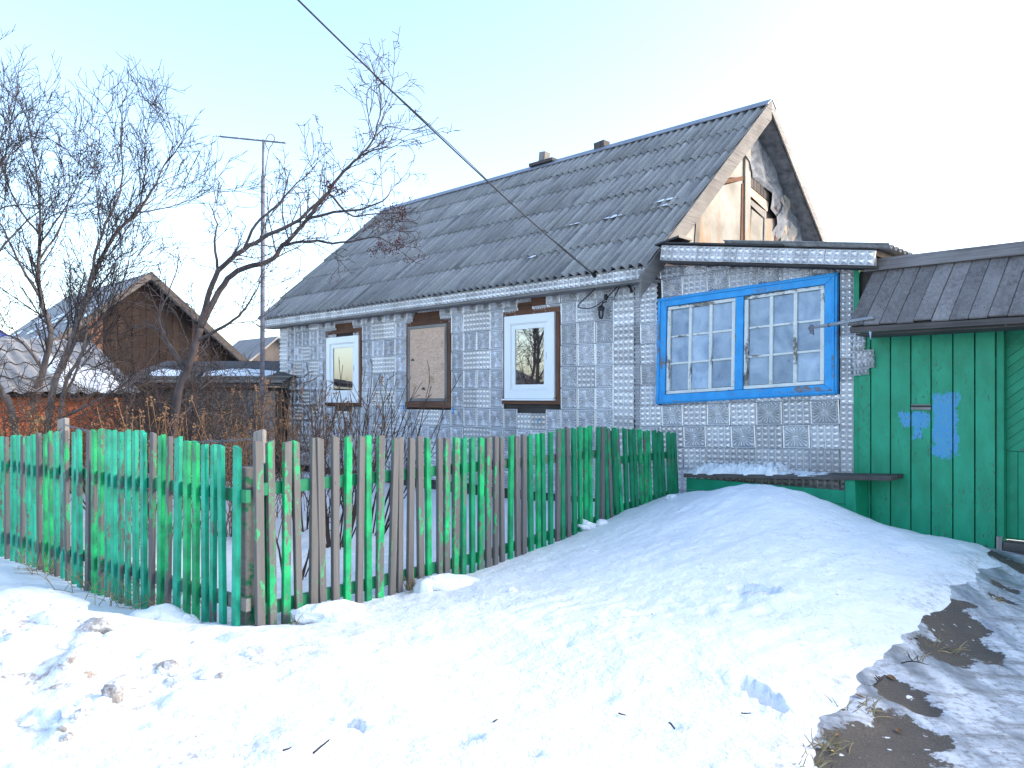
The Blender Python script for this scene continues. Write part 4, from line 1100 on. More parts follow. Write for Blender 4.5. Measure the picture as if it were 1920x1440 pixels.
for k in range(6):
    a = dx0+(dx1-dx0)*k/6; b = dx0+(dx1-dx0)*(k+1)/6
    for (z0_, z1_) in ((zl0, zl1-.03), (zl1-.03, zl0)):
        y_ = dy-.002 if z0_ < z1_ else dy+.009
        MB().hexa([(a,y_,z0_-.008),(b,y_,z1_-.008),(b,y_+.009,z1_-.008),(a,y_+.009,z0_-.008),(a,y_,z0_+.012),(b,y_,z1_+.012),(b,y_+.009,z1_+.012),(a,y_+.009,z0_+.012)]).build('lattice_lath', M['green_x'], door)
hx, hz = on_front(1916, 843, dy-.02); MB().tube([(gl(hx),dy-.03,hz),(gl(hx)+.07,dy-.035,hz),(gl(hx)+.09,dy-.005,hz)], .009, 6).build('handle', M['iron'], door)
MB().box(dx0-.002, dx1+.1, dy-.14, dy+.06, -.12, .11).build('threshold', M['wood_dark_x'], gate, bevel=.006)
MB().box(dx1+.005, dx1+.16, -.02, .14, -.2, 2.9).build('post', M['green_z'], gate, bevel=.004)
for k in range(46):  # unseen planks, added to cast shade over the drift and path
    a = dx1+.17+k*.21; MB().box(a, a+.204, .0, .03, .05, 2.3).build('plank', M['green_z'], gate, bevel=.003)
MB().box(dx1+9.84, dx1+10.0, -.02, .14, -.2, 2.9).build('post', M['green_z'], gate, bevel=.004)
GX1 = dx1+10.1  # canopy is stretched over the added planks to lengthen their shade
# canopy
LY, UY = -.62, -.10
l0, l1 = on_front(1590, 607, LY), on_front(1919, 597, LY); u0, u1 = on_front(1640, 505, UY), on_front(1919, 481, UY)
zl = (l0[1]+l1[1])/2; zu = (u0[1]+u1[1])/2
print('canopy', l0, l1, u0, u1)
xl, xu = gl(l0[0]), gl(u0[0])
npl = 74; pwid = (GX1-xl)/npl
canopy = MB().hexa([(xl+.03,LY+.03,zl-.03),(GX1,LY+.03,zl-.03),(GX1,UY+.05,zu-.03),(xu+.03,UY+.05,zu-.03),(xl+.03,LY+.03,zl-.01),(GX1,LY+.03,zl-.01),(GX1,UY+.05,zu-.012),(xu+.03,UY+.05,zu-.012)]).build('canopy', M['wood_dark_y'], gate)
for i in range(npl):
    f0, f1 = i/npl, (i+1)/npl
    a0, a1 = xl+(GX1-xl)*f0+.003, xl+(GX1-xl)*f1-.003; b0, b1 = xu+(GX1-xu)*f0+.003, xu+(GX1-xu)*f1-.003
    e = tr.uniform(-.012,.015); hgt = tr.uniform(0,.008)
    dl = Vector((0, LY-UY, zl-zu)).normalized(); nn = Vector((0, dl.z, -dl.y)); nn = -nn if nn.z < 0 else nn
    A0, A1 = Vector((a0,LY,zl))+dl*e+nn*hgt, Vector((a1,LY,zl))+dl*e+nn*hgt; B0, B1 = Vector((b0,UY,zu))+nn*hgt, Vector((b1,UY,zu))+nn*hgt
    th = nn*.026
    MB().hexa([A0,A1,B1,B0,A0+th,A1+th,B1+th,B0+th]).build('canopy_plank', M['canopy_y'], canopy, bevel=.004)
MB().hexa([(xu-.10,UY-.10,zu-.01),(GX1,UY-.10,zu-.01),(GX1,UY+.12,zu-.01),(xu-.10,UY+.12,zu-.01),(xu-.02,UY-.06,zu+.13),(GX1,UY-.06,zu+.13),(GX1,UY+.10,zu+.13),(xu-.02,UY+.10,zu+.13)]).build('ridge_beam', M['canopy_x'], canopy, bevel=.006)
MB().box(xl+.02, GX1, LY-.012, LY+.05, zl-.075, zl-.012).build('drip_beam', M['wood_dark_x'], canopy, bevel=.005)
MB().hexa([(xl+.06,LY+.06,zl-.10),(GX1,LY+.06,zl-.10),(GX1,-.07,zl-.10),(xl+.06,-.07,zl-.10),(xl+.06,LY+.06,zl-.078),(GX1,LY+.06,zl-.078),(GX1,-.07,zl-.078),(xl+.06,-.07,zl-.078)]).build('canopy_soffit', M['wood_dark_x'], canopy)
# rear slope of the little roof
MB().hexa([(xu,UY+.13,zu+.06),(GX1,UY+.13,zu+.06),(GX1,UY+.7,zl),(xu,UY+.7,zl),(xu,UY+.13,zu+.09),(GX1,UY+.13,zu+.09),(GX1,UY+.7,zl+.03),(xu,UY+.7,zl+.03)]).build('rear_boards', M['wood_dark_x'], canopy)
ic = on_front(1633, 617, LY+.02); MB().tube([(gl(ic[0]),LY+.0,zl-.07),(gl(ic[0]),LY,zl-.10),(gl(ic[0])+.004,LY,zl-.16)], [.016,.010,.002], 6).build('icicle', M['frost'], canopy)
# metal arm sticking out over the window
p0, p1 = hp(1592,603,-.60), hp(1520,615,-.55)
arm = thing('bracket_arm', 'grey metal pipe arm with a dark clamp sticking out before the veranda window', 'pipe', tuple(p0))
v = p1-p0
MB().tube([Vector((0,0,0))-v*.6, v*.05, v*.72], .020, 8).build('pipe', M['metal'], arm)
MB().tube([v*.70, v*1.02], .015, 8).build('pipe_end', M['metal'], arm)
MB().tube([v*.50-Vector((0,0,.0)), v*.53], .026, 8).build('collar', M['iron'], arm)
MB().tube([v*.95+Vector((0,0,.03)), v*1.0+Vector((0,0,-.0)), v*.96+Vector((0,0,-.05)), v*.98+Vector((0,0,-.07))], [.02,.03,.022,.03], 6).build('clamp', M['iron'], arm)

# ================================================================== BENCH built on the veranda wall
s0, s1 = on_front(1281, 888, -.46), on_front(1671, 893, -.46)
bench = thing('bench', 'dark plank bench with green boarded front under the veranda window', 'bench', wpt(s0[0], 0), HROT)
bl = s1[0]-s0[0]; za, zb = s0[1], s1[1]
for k in range(2):
    y0, y1 = (-.46,-.26) if k == 0 else (-.254,-.055)
    MB().hexa([(0,y0,za-.05),(bl,y0,zb-.05),(bl,y1,zb-.05),(0,y1,za-.05),(0,y0,za),(bl,y0,zb),(bl,y1,zb),(0,y1,za)]).build('seat_plank', M['wood_dark_x'], bench, bevel=.006)
pr = on_front(1604, 930, -.40)[0]-s0[0]; pl_ = on_front(1586, 930, -.40)[0]-s0[0]
zz = za-.055; hb = .155
for k in range(4):
    MB().box(.02, pl_-.004, -.415, -.392, zz-hb*(k+1)+.004, zz-hb*k).build('front_board', M['green_x'], bench, bevel=.003)
MB().hexa([(pl_,-.425,-.1),(pr+.03,-.425,-.1),(pr+.03,-.05,-.1),(pl_,-.05,-.1),(pl_,-.425,zb-.052),(pr,-.425,zb-.052),(pr,-.05,zb-.052),(pl_,-.05,zb-.052)]).build('end_board', M['green_z'], bench, bevel=.003)
# crusted snow on the seat
bm = bmesh.new(); sr = random.Random(3)
sl0 = on_front(1290, 880, -.3)[0]-s0[0]; sl1 = on_front(1568, 880, -.3)[0]-s0[0]
nxs, nys = 150, 26; hs = {}
X_, Y_ = np.meshgrid(np.linspace(0,1,nxs), np.linspace(0,1,nys))
env = np.clip(np.minimum(X_*9, (1-X_)*3.2), 0, 1)**.7 * np.clip(np.minimum(Y_*5, (1-Y_)*30), 0, 1)**.5
hgt = env*(.075 + .16*np.abs(fbm(X_*26, Y_*4, 4, 5)) + .14*np.clip(fbm(X_*50, Y_*7, 3, 15), -.3, .5)) * np.where(X_ > .66, .38, 1) - .012
hgt = np.where((X_ > .66) & (fbm(X_*40, Y_*6, 3, 33) > .04), -.012, hgt)
sv = [(sl0+(sl1-sl0)*X_[j,i]+sr.uniform(-.004,.004), -.455+.40*Y_[j,i]+.10*float(vnoise(np.array(i*.13),np.array(1.0),3)-.5)*(1-Y_[j,i]), za+(zb-za)*(sl0+(sl1-sl0)*X_[j,i])/bl + float(hgt[j,i])) for j in range(nys) for i in range(nxs)]
sf = [(j*nxs+i, j*nxs+i+1, (j+1)*nxs+i+1, (j+1)*nxs+i) for j in range(nys-1) for i in range(nxs-1)]
me = bpy.data.meshes.new('bench_snow'); me.from_pydata(sv, [], sf); me.update(); me.materials.append(M['snow']); me.polygons.foreach_set('use_smooth', [True]*len(sf))
tag(put('bench_snow', me, None, wpt(s0[0], 0), (0,0,HROT)), 'crumbling crust of snow lying along the dark bench seat', 'snow')

# ================================================================== NEIGHBOURING BUILDINGS on the left
NB = Vector((-12.3, 26.0, 0))
nbh = thing('neighbour_house', 'dark brown timber house with snow-patched grey gable roof behind the bare trees', 'house', NB, HROT)
nw, nr, ne = 4.0, 5.75, 2.4
wl = MB().box(-8, -.05, -nw+.3, nw-.3, -.3, ne).build('wall', M['wood_dark_x'], nbh)
gb = MB().prism([(-.08,-nw+.1,ne-.1),(-.08,nw-.1,ne-.1),(-.08,0,nr-.12)], (.04,0,0)).build('gable', M['wood_dark_z'], nbh)
for i in range(34):
    y = -nw+.2+i*(2*nw-.4)/34; w_ = (2*nw-.4)/34-.008; zt = ne + (nr-.15-ne)*(1-abs(y+w_/2)/nw)-.05
    if zt < ne+.1: continue
    MB().box(-.02, .005+.012*(i % 2), y, y+w_, ne-.05, zt).build('gable_board', M['wood_brown_z'] if i in (9, 10, 24) else M['log_z'], gb)
for i in range(9):
    MB().tube([(0,-nw+.35,i*.29-.1),(0,nw-.35,i*.29-.1)], .14, 8).build('log', M['log_y'], wl)
for s in (-1, 1):
    rf = MB().hexa([(-8.3,0,nr-.06),(.42,0,nr-.06),(.42,s*(nw+.45),ne-.42),(-8.3,s*(nw+.45),ne-.42),(-8.3,0,nr),(.42,0,nr),(.42,s*(nw+.45),ne-.35),(-8.3,s*(nw+.45),ne-.35)]).build('roof_slope', M['slate'], nbh)
    MB().hexa([(.40,0,nr-.22),(.45,0,nr-.22),(.45,s*(nw+.5),ne-.62),(.40,s*(nw+.5),ne-.62),(.40,0,nr+.04),(.45,0,nr+.04),(.45,s*(nw+.5),ne-.36),(.40,s*(nw+.5),ne-.36)]).build('bargeboard', M['wood_dark_y'], nbh)
    if s < 0:
        sm = MB(); sr = random.Random(4)
        for i in range(30):
            x0 = sr.uniform(-8, -.3); f0 = sr.choice([.35,.45,.6,.7,.8,.9]) + sr.uniform(-.04,.04); ln = sr.uniform(.4,1.3); wv = sr.uniform(.04,.11)
            up, dn = [], []
            for k in range(8):
                x = x0+ln*k/7; a = f0 - wv*.5*math.sin(math.pi*k/7)*sr.uniform(.5,1); b = f0+wv*.5*math.sin(math.pi*k/7)*sr.uniform(.5,1)
                for f, lst in ((a, up), (b, dn)): lst.append((x, -f*(nw+.45), nr-(nr-ne+.35)*f+.03))
            for k in range(7): sm.quad(up[k], dn[k], dn[k+1], up[k+1])
        tag(sm.build('roof_snow', M['snow'], rf), kind='stuff')
# brick outbuilding
br = thing('brick_shed', 'low red brick shed with dark slate roof behind the left fence', 'shed', (-7.03, 14.0, 0), math.atan2(.719, .695))
core = MB().box(-3.6, -.012, .012, 2.6, -.3, 1.62).build('wall', M['mortar'], br)
bw_, bh_ = .27, .088
for r_ in range(13):
    for i in range(15):
        x1 = -.0 - i*bw_ - (bw_/2 if r_ % 2 else 0); x0 = x1-bw_+.014
        if x0 < -3.6: continue
        z0 = .48 + r_*bh_; 
        if z0+bh_ > 1.64: continue
        if i == 0 and r_ % 2: MB().box(-bw_/2+.014, 0, tr.uniform(-.006,.004), .02, z0+.012, z0+bh_).build('brick', M['brick'], core)
        me = MB().box(x0, x1, tr.uniform(-.008,.005), .02, z0+.012, z0+bh_).build('brick', M['brick'], core)
MB().box(-3.7,.06,-.10,.02,1.60,1.66).build('eaves_board', M['wood_dark_x'], br)
e0, e1 = Vector((0,-.22,1.66)), Vector((0,2.4,2.72)); dr = (e1-e0); nnr = Vector((0,-dr.z,dr.y)).normalized(); LR = dr.length; dr.normalize()
rfb = MB().hexa([(-3.7,-.18,1.63),(.1,-.18,1.63),(.1,2.4,2.66),(-3.7,2.4,2.66),(-3.7,-.18,1.65),(.1,-.18,1.65),(.1,2.4,2.69),(-3.7,2.4,2.69)]).build('roof', M['wood_dark_x'], br)
for c in range(4):
    for k in range(4):
        mb = MB(); n = 24; xs = -3.8 + k*1.0; a0, a1 = e0+dr*(LR*c/4-.05), e0+dr*(LR*(c+1)/4+.03)
        for i in range(n+1):
            x = xs+i*1.0/n; wv = .025*math.cos(2*math.pi*i/6)
            mb.v += [tuple(a0+Vector((x,0,0))+nnr*(wv+.04)), tuple(a1+Vector((x,0,0))+nnr*(wv+.015))]
        for i in range(n): mb.f.append((2*i,2*i+2,2*i+3,2*i+1))
        mb.build('slate_sheet', M['slate'], rfb, smooth=True)
def drift(parent, name, x0, x1, f0, f1, n=18, m=8, seed=1, hgt=.10):
    sr_ = random.Random(seed); mb = MB()
    for j in range(m+1):
        for i in range(n+1):
            u, v = i/n, j/m; e = min(u*4,(1-u)*4,v*3,(1-v)*5,1); e = max(e,0)**.5
            jx = sr_.uniform(-.03,.03); p = e0+dr*(LR*(f0+(f1-f0)*(v*(1-.45*u) + .1*math.sin(u*7))))
            mb.v.append(tuple(p+Vector((x0+(x1-x0)*u+jx,0,0))+nnr*(.03+hgt*e*sr_.uniform(.8,1.1))))
    for j in range(m):
        for i in range(n): a = j*(n+1)+i; mb.f.append((a,a+1,a+n+2,a+n+1))
    return tag(mb.build(name, M['snow'], parent, smooth=True), kind='stuff')
drift(rfb, 'roof_snow', -1.05, .0, .04, .62, seed=2)
# plank shed between the brick shed and the house
ps = thing('plank_shed', 'weathered plank shed with snowy roof between the brick shed and the house', 'shed', (-8.55, 17.0, -.28), 0)
bk = MB().box(0, 3.35, .03, 2.6, -.3, 2.1).build('wall', M['wood_dark_z'], ps)
for i in range(22):
    x = i*.152; grey = i > 8
    MB().box(x, x+.144, tr.uniform(-.012,.0), .028, -.2, 2.05+tr.uniform(-.04,.03)).build('plank', M['wood_grey_z'] if grey else M['wood_dark_z'], bk)
MB().box(1.3, 3.3, -.05, -.015, 1.45, 1.56).build('cross_board', M['wood_grey_x'], ps)
rp = MB().hexa([(-.3,-.35,2.12),(3.6,-.35,2.12),(3.6,2.8,2.75),(-.3,2.8,2.75),(-.3,-.35,2.18),(3.6,-.35,2.18),(3.6,2.8,2.81),(-.3,2.8,2.81)]).build('roof', M['wood_dark_x'], ps)
for i in range(5):
    MB().box(-.35+tr.uniform(-.1,.1), 3.6, -.38+i*.16, -.26+i*.16, 2.20+i*.034, 2.225+i*.034).build('roof_board', M['wood_grey_x'], rp)
sm = MB(); sr = random.Random(6)
nX, nY = 60, 8
for j in range(nY+1):
    for i in range(nX+1):
        x = .3+3.0*i/nX; v = j/nY; e = max(0,min(v*3,(1-v)*3,1))**.5*(.5+.5*math.sin(x*3.1+1))**.5
        y = .42+1.0*v; sm.v.append((x, y, 2.20+y*.2+.11*e*sr.uniform(.85,1.1)+.02))
for j in range(nY):
    for i in range(nX): a = j*(nX+1)+i; sm.f.append((a,a+1,a+nX+2,a+nX+1))
tag(sm.build('roof_snow', M['snow'], rp, smooth=True), kind='stuff')
# small far shed beside the house corner
fs = thing('far_shed', 'small distant grey board shed showing past the left corner of the house', 'shed', at(520, 745, 32)*1.0, HROT)
fs.location = (at(517,745,32).x, 32, 0)
MB().box(-3,0,-1.2,1.2,-.2,3.0).build('wall', M['wood_dark_z'], fs)
MB().prism([(-.02,-1.2,3.0),(-.02,1.2,3.0),(-.02,0,4.0)],(.02,0,0)).build('gable', M['wood_dark_z'], fs)
for s in (-1,1): MB().hexa([(-3.2,0,4.05),(.25,0,4.05),(.25,s*1.45,2.85),(-3.2,s*1.45,2.85),(-3.2,0,4.12),(.25,0,4.12),(.25,s*1.5,2.9),(-3.2,s*1.5,2.9)]).build('roof_slope', M['slate'], fs)
# blue-roofed house far left
bl_ = thing('blue_roofed_house', 'distant house with bright blue metal roof at the left picture edge', 'house', (-31.5, 46, 0), HROT)
MB().box(-7,0,-3,3,-.2,3.4).build('wall', M['wood_grey_x'], bl_)
for s in (-1,1): MB().hexa([(-7.4,0,6.3),(.4,0,6.3),(.4,s*3.6,3.1),(-7.4,s*3.6,3.1),(-7.4,0,6.4),(.4,0,6.4),(.4,s*3.6,3.2),(-7.4,s*3.6,3.2)]).build('roof_slope', M['bluemetal'], bl_)

# ================================================================== ANTENNA
an = at(491, 800, 14.2); an.z = 0
ant = thing('antenna', 'tall grey antenna mast with spiked crossbar left of the house', 'antenna', an)
zt = at(493, 330, 14.2).z; ztt = at(494, 264, 14.2).z
MB().tube([(0,0,-.1),(.01,0,zt*.5),(.02,0,zt)], [.046,.042,.036], 10).build('mast', M['iron'], ant, smooth=True)
MB().tube([(.02,0,zt-.05),(.03,0,ztt+.02)], .024, 8).build('upper_tube', M['iron'], ant)
b0 = at(413, 256, 14.2)-an; b1 = at(535, 268, 14.2)-an
MB().tube([b0, b1], .016, 6).build('boom', M['iron'], ant)
for f, hl in ((.0,.20),(.33,.19),(.56,.17),(.95,.24)):
    p = b0+(b1-b0)*f; v = Vector((.10,.9,.20)) if f > .1 else Vector((.03,.9,.24))
    MB().tube([p-v*hl, p+v*hl], .0085, 5).build('element', M['iron'], ant)
p = b0+(b1-b0)*.76
MB().tube(bez([p+Vector((-.05,.1,-.14)), p+Vector((-.05,-.1,-.05)), p+Vector((.03,-.1,.10)), p+Vector((.06,.1,.10)), p+Vector((.01,.1,-.03)), p+Vector((-.05,.1,-.14)), Vector((.05,0,zt-.02))], 6), .008, 5).build('dipole', M['iron'], ant)

# ================================================================== TREES AND SHRUBS
def path(r, p, d, L, n, wob, up):
    pts = [Vector(p)]; d = d.normalized()
    for i in range(n):
        d = (d + Vector((r.gauss(0,wob), r.gauss(0,wob), r.gauss(0,wob)+up))).normalized(); pts.append(pts[-1]+d*(L/n))
    return pts
def side_dir(r, t, ang, flat=1.0):
    o = Vector((r.gauss(0,1), r.gauss(0,1)*flat, r.gauss(0,1))); o = (o - t*o.dot(t)).normalized()
    return (t*math.cos(ang)+o*math.sin(ang)).normalized()
def twigs(mb, r, pts, rad, depth, spec, tips=None, f0=.15):
    """children along a limb; spec[depth] = (count per metre, length, angle, wobble, up, thickness ratio)"""
    if depth >= len(spec): return
    cpm, ln, ang, wob, up, tk = spec[depth]
    L = sum((pts[i+1]-pts[i]).length for i in range(len(pts)-1)); n = max(1, int(L*cpm*(1-f0)+r.random()))
    for k in range(n):
        f = f0+(1-f0)*(k+r.random())/n; q = f*(len(pts)-1); i = min(int(q), len(pts)-2); u = q-i
        p = pts[i].lerp(pts[i+1], u); t = (pts[i+1]-pts[i]).normalized()
        l = ln*r.uniform(.55,1.2)*(1.05-.45*f)
        d = side_dir(r, t, r.gauss(ang,.22)); seg = 5 if l > .5 else 3
        ch = path(r, p, d, l, seg, wob, up)
        r0 = max(.0046, rad*(1-.6*f)*tk); r1 = max(.0034, r0*.4)
        mb.tube(ch, [r0+(r1-r0)*j/seg for j in range(seg+1)], 4 if r0 > .012 else 3, False)
        if tips is not None and depth == len(spec)-1: tips.append((ch[-1], ch[-1]-ch[-2]))
        twigs(mb, r, ch, r0, depth+1, spec, tips, .12)
def tree(name, label, limbs, spec, seed, mats=('bark','twig'), group=None, Y0=None, tips=None, f0=.2, cat='tree', thin=.64):
    """limbs: polylines of (px, py, distance, radius in m)"""
    r = random.Random(seed); b = at(*limbs[0][0][:3]); base = Vector((b.x, b.y, 0))
    root = thing(name, label, cat, tuple(base), 0, group)
    tm = MB(); cm = MB()
    for li, lm in enumerate(limbs):
        P = [at(px, py, Y)-base for px, py, Y, _ in lm]; rr = [q[3]*thin for q in lm]
        if li == 0: P[0].z = gz(base.x, base.y)-.1
        fine = bez(P, 4); fr = []
        for i in range(len(rr)-1):
            for k in range(4): fr.append(rr[i]+(rr[i+1]-rr[i])*k/4)
        fr.append(rr[-1])
        fine = [p+Vector((r.gauss(0,.006),r.gauss(0,.006),r.gauss(0,.006))) for p in fine]
        tm.tube(fine, fr, 8, True)
        twigs(cm, r, fine, max(rr)*.7, 0, spec, tips, f0)
    tm.build('trunk', M[mats[0]], root, smooth=True); cm.build('crown', M[mats[1]], root)
    return root, base
up_spec = [(6.6, 1.15, .66, .09, .10, .42), (7.5, .55, .72, .10, .08, .6), (7.0, .27, .7, .10, .06, .7)]
tree('bare_tree', 'slender bare tree leaning right at the gable of the timber house', [
    [(72,822,12.0,.085),(98,740,12.0,.080),(128,655,12.0,.070),(152,585,12.0,.060),(178,512,12.1,.050),(212,445,12.2,.042),(262,392,12.3,.030),(300,330,12.4,.018),(325,262,12.4,.009),(302,200,12.5,.004)],
    [(152,585,12.0,.045),(170,520,11.8,.038),(190,440,11.7,.030),(225,360,11.6,.022),(228,290,11.6,.014),(226,195,11.6,.004)],
    [(212,445,12.2,.03),(262,380,12.4,.022),(272,300,12.5,.014),(270,210,12.6,.004)],
    [(240,400,12.2,.02),(300,392,12.0,.014),(360,375,11.9,.009),(412,352,11.9,.004)],
    [(190,440,11.7,.02),(182,370,11.6,.014),(175,300,11.5,.008),(168,225,11.5,.003)],
    [(120,690,12.0,.04),(148,630,11.7,.03),(190,600,11.5,.02),(215,540,11.4,.012),(230,470,11.4,.005)]], up_spec, 21)
tree('bare_tree', 'upright bare tree with dense fine crown at the left picture edge', [
    [(48,822,13.0,.10),(62,760,13.0,.09),(82,690,13.0,.08),(94,620,13.0,.066),(76,560,13.0,.056),(72,490,13.0,.046),(76,420,13.0,.034),(72,350,13.0,.022),(60,270,13.0,.012),(52,190,13.0,.004)],
    [(76,560,13.0,.04),(40,500,12.8,.03),(12,440,12.7,.022),(-20,380,12.6,.012),(-30,300,12.6,.006)],
    [(72,490,13.0,.03),(110,430,13.2,.022),(130,370,13.3,.014),(128,300,13.3,.006)],
    [(74,440,13.0,.03),(30,380,13.2,.02),(10,300,13.3,.012),(35,160,13.3,.004)],
    [(73,460,13.0,.025),(115,400,12.8,.018),(150,330,12.7,.010),(142,258,12.7,.004)],
    [(80,690,13.0,.04),(40,640,12.8,.028),(0,620,12.7,.018),(-40,560,12.6,.01)]], up_spec, 22)
tree('bare_tree', 'bare trunk tilting left out of the corner beside the brick shed', [
    [(45,822,12.4,.09),(22,770,12.3,.085),(0,730,12.2,.075),(-40,640,12.0,.06),(-50,540,12.0,.045),(-40,430,12.0,.03),(-20,330,12.0,.016),(10,230,12.0,.006)],
    [(-50,540,12.0,.035),(0,470,12.0,.026),(45,420,12.0,.018),(90,380,12.0,.01),(118,330,12.0,.004)],
    [(-40,430,12.0,.03),(5,390,12.1,.02),(60,385,12.2,.014),(120,392,12.3,.008),(160,380,12.3,.004)],
    [(-40,430,12.0,.025),(-5,340,11.9,.016),(30,270,11.9,.009),(62,225,11.9,.004)],
    [(-20,350,12.0,.02),(10,290,12.2,.013),(20,220,12.2,.007),(15,165,12.2,.003)]], up_spec, 23)
tree('bare_tree', 'thin forked bare stems rising before the brick shed roof', [
    [(98,822,11.4,.05),(118,745,11.4,.045),(150,668,11.4,.038),(185,610,11.5,.03),(215,560,11.5,.022),(240,500,11.5,.012),(250,440,11.5,.005)],
    [(118,745,11.4,.035),(142,700,11.2,.028),(160,640,11.1,.02),(165,570,11.1,.012),(160,500,11.1,.005)],
    [(108,790,11.4,.035),(160,762,11.2,.03),(205,738,11.1,.022),(240,715,11.0,.012)]], up_spec, 24)
# the leaning rowan with withered berries
tips = []
row_spec = [(7.0, .85, .70, .15, .07, .46), (8.0, .36, .8, .20, .04, .6), (7.0, .14, .8, .25, .0, .75)]
rr_, base = tree('rowan_tree', 'bare rowan leaning right over the house roof with withered berry clusters', [
    [(308,830,10.2,.062),(330,760,10.2,.058),(356,680,10.2,.052),(376,615,10.2,.050)],
    [(376,615,10.2,.044),(390,560,10.1,.038),(410,508,10.0,.034),(455,470,10.0,.030),(505,440,10.0,.026),(560,412,10.0,.022),(600,375,10.0,.017),(625,350,10.0,.008)],
    [(376,615,10.2,.046),(412,545,10.4,.042),(446,508,10.4,.038),(505,490,10.4,.034),(530,462,10.4,.032),(560,430,10.4,.029),(580,405,10.4,.026),(610,368,10.4,.024),(640,325,10.4,.020),(672,296,10.4,.017),(700,262,10.4,.013),(710,225,10.4,.009),(714,185,10.4,.006),(706,138,10.4,.003)],
    [(530,462,10.4,.022),(580,452,10.3,.018),(640,455,10.2,.014),(700,445,10.1,.010),(745,462,10.1,.005)],
    [(575,412,10.4,.022),(625,398,10.3,.018),(680,392,10.2,.014),(725,370,10.2,.009),(735,345,10.2,.004)],
    [(615,362,10.4,.018),(660,405,10.5,.012),(700,400,10.5,.009),(752,400,10.5,.004)],
    [(675,292,10.4,.014),(705,280,10.2,.010),(740,275,10.2,.006),(752,262,10.2,.004)],
    [(700,262,10.4,.012),(722,238,10.5,.008),(748,240,10.5,.005),(760,245,10.5,.003)],
    [(712,215,10.4,.007),(728,180,10.4,.005),(742,142,10.4,.0025)],
    [(700,255,10.4,.008),(690,215,10.4,.005),(686,175,10.4,.0025)],
    [(455,470,10.0,.022),(480,420,9.9,.018),(520,385,9.9,.014),(548,352,9.9,.010),(580,325,9.9,.006),(588,312,9.9,.003)],
    [(410,508,10.0,.022),(402,460,9.9,.016),(405,420,9.9,.010),(392,378,9.9,.004)],
    [(370,640,10.2,.026),(420,612,10.1,.020),(455,585,10.0,.015),(480,545,10.0,.009),(492,505,10.0,.004)],
    [(350,690,10.2,.028),(320,650,10.3,.022),(298,600,10.4,.016),(320,540,10.4,.009),(338,480,10.4,.004)]], row_spec, 25, ('rowan','rowan'), tips=tips, f0=.22, thin=.95)
bm_ = MB(); r = random.Random(9); fr_ = [t_ for t_ in tips if (t_[0]+base).z > 2.6]
r.shuffle(fr_)
def blob(mb, p, s):
    n = len(mb.v); mb.v += [tuple(p+Vector(q)*s) for q in ((1,0,0),(-1,0,0),(0,1,0),(0,-1,0),(0,0,1),(0,0,-1))]
    for f in ((0,2,4),(2,1,4),(1,3,4),(3,0,4),(2,0,5),(1,2,5),(3,1,5),(0,3,5)): mb.f.append(tuple(n+i for i in f))
nclu = 0
for tp, d in fr_[:520]:
    q = tp+base; px = 960+FPX*q.x/q.y
    dense = 12 if (px > 690 and q.z < 3.9) else (5 if px > 520 else 1)
    if r.random() < (.55 if dense > 6 else .30):
        for k in range(dense): blob(bm_, tp+Vector((r.gauss(0,.026),r.gauss(0,.026),r.gauss(-.03,.024))), r.uniform(.005,.010))
for (px, py) in ((752,460),(738,470),(722,468),(715,458),(745,452),(700,470),(755,402),(742,412),(736,388),(750,395),(625,348),(632,356),(618,352),(640,362),(612,345)):
    c0_ = at(px, py, 10.15)-base
    for k in range(34): blob(bm_, c0_+Vector((r.gauss(0,.038),r.gauss(0,.045),r.gauss(0,.036))), r.uniform(.007,.013))
tag(bm_.build('berries', M['berry'], rr_), kind='stuff')

def shrub(name, label, px, Y, height, n, spread, seed, mat='shrub', spec=None, group=None, lean=0.0, rad=.011, zoff=-.05):
    r = random.Random(seed); X = dpx(px)*Y; z = gz(X, Y)
    root = thing(name, label, 'shrub', (X, Y, z+zoff), 0, group); mb = MB(); tw = MB()
    spec = spec or [(3.2, .45, .6, .12, .05, .6), (4.0, .18, .7, .12, .04, .7)]
    for k in range(n):
        a = r.uniform(0, 2*math.pi); s = spread*math.sqrt(r.random()); h = height*r.uniform(.62,1.05)
        d = Vector((math.cos(a)*s+lean, math.sin(a)*s, 1)); p0 = Vector((math.cos(a)*.09, math.sin(a)*.09, 0))
        pts = path(r, p0, d, h, 7, .07, .02); rr = rad*r.uniform(.7,1.2)
        mb.tube(pts, [max(.0035, rr*(1-.75*j/7)) for j in range(8)], 5, False)
        twigs(tw, r, pts, rr*.8, 0, spec, None, .3)
    mb.build('stems', M[mat], root); tag(tw.build('twigs', M['twig' if mat == 'bark' else mat], root), kind='stuff')
    return root
tangle = [(4.6, .95, .9, .22, -.01, .6), (6.0, .42, .95, .2, .0, .6), (4.5, .20, .9, .2, .02, .7)]
for i, (px, Y, h, n, sp, lb) in enumerate([
    (210,9.6,2.5,9,.62,'tangled bare bush before the dark timber gable'),
    (285,10.8,2.5,10,.66,'tangled bare bush beside the foot of the leaning rowan'),
    (392,11.4,2.3,9,.52,'bare bush before the weathered plank shed'),
    (452,12.2,2.3,8,.45,'narrow bare bush beside the antenna mast'),
    (15,9.6,1.9,8,.6,'low bare bush at the left picture edge behind the fence'),
    (245,12.6,3.0,12,.55,'widest bare thicket right before the timber gable'),
    (330,13.4,2.9,12,.50,'upper bare thicket right of the timber gable peak'),
    (430,9.0,1.9,10,.55,'spreading bare bush at the right foot of the rowan')]):
    shrub('bare_bush', lb, px, Y, h, n, sp, 40+i, 'shrub', tangle, 'bare bushes behind the left fence', rad=.013)
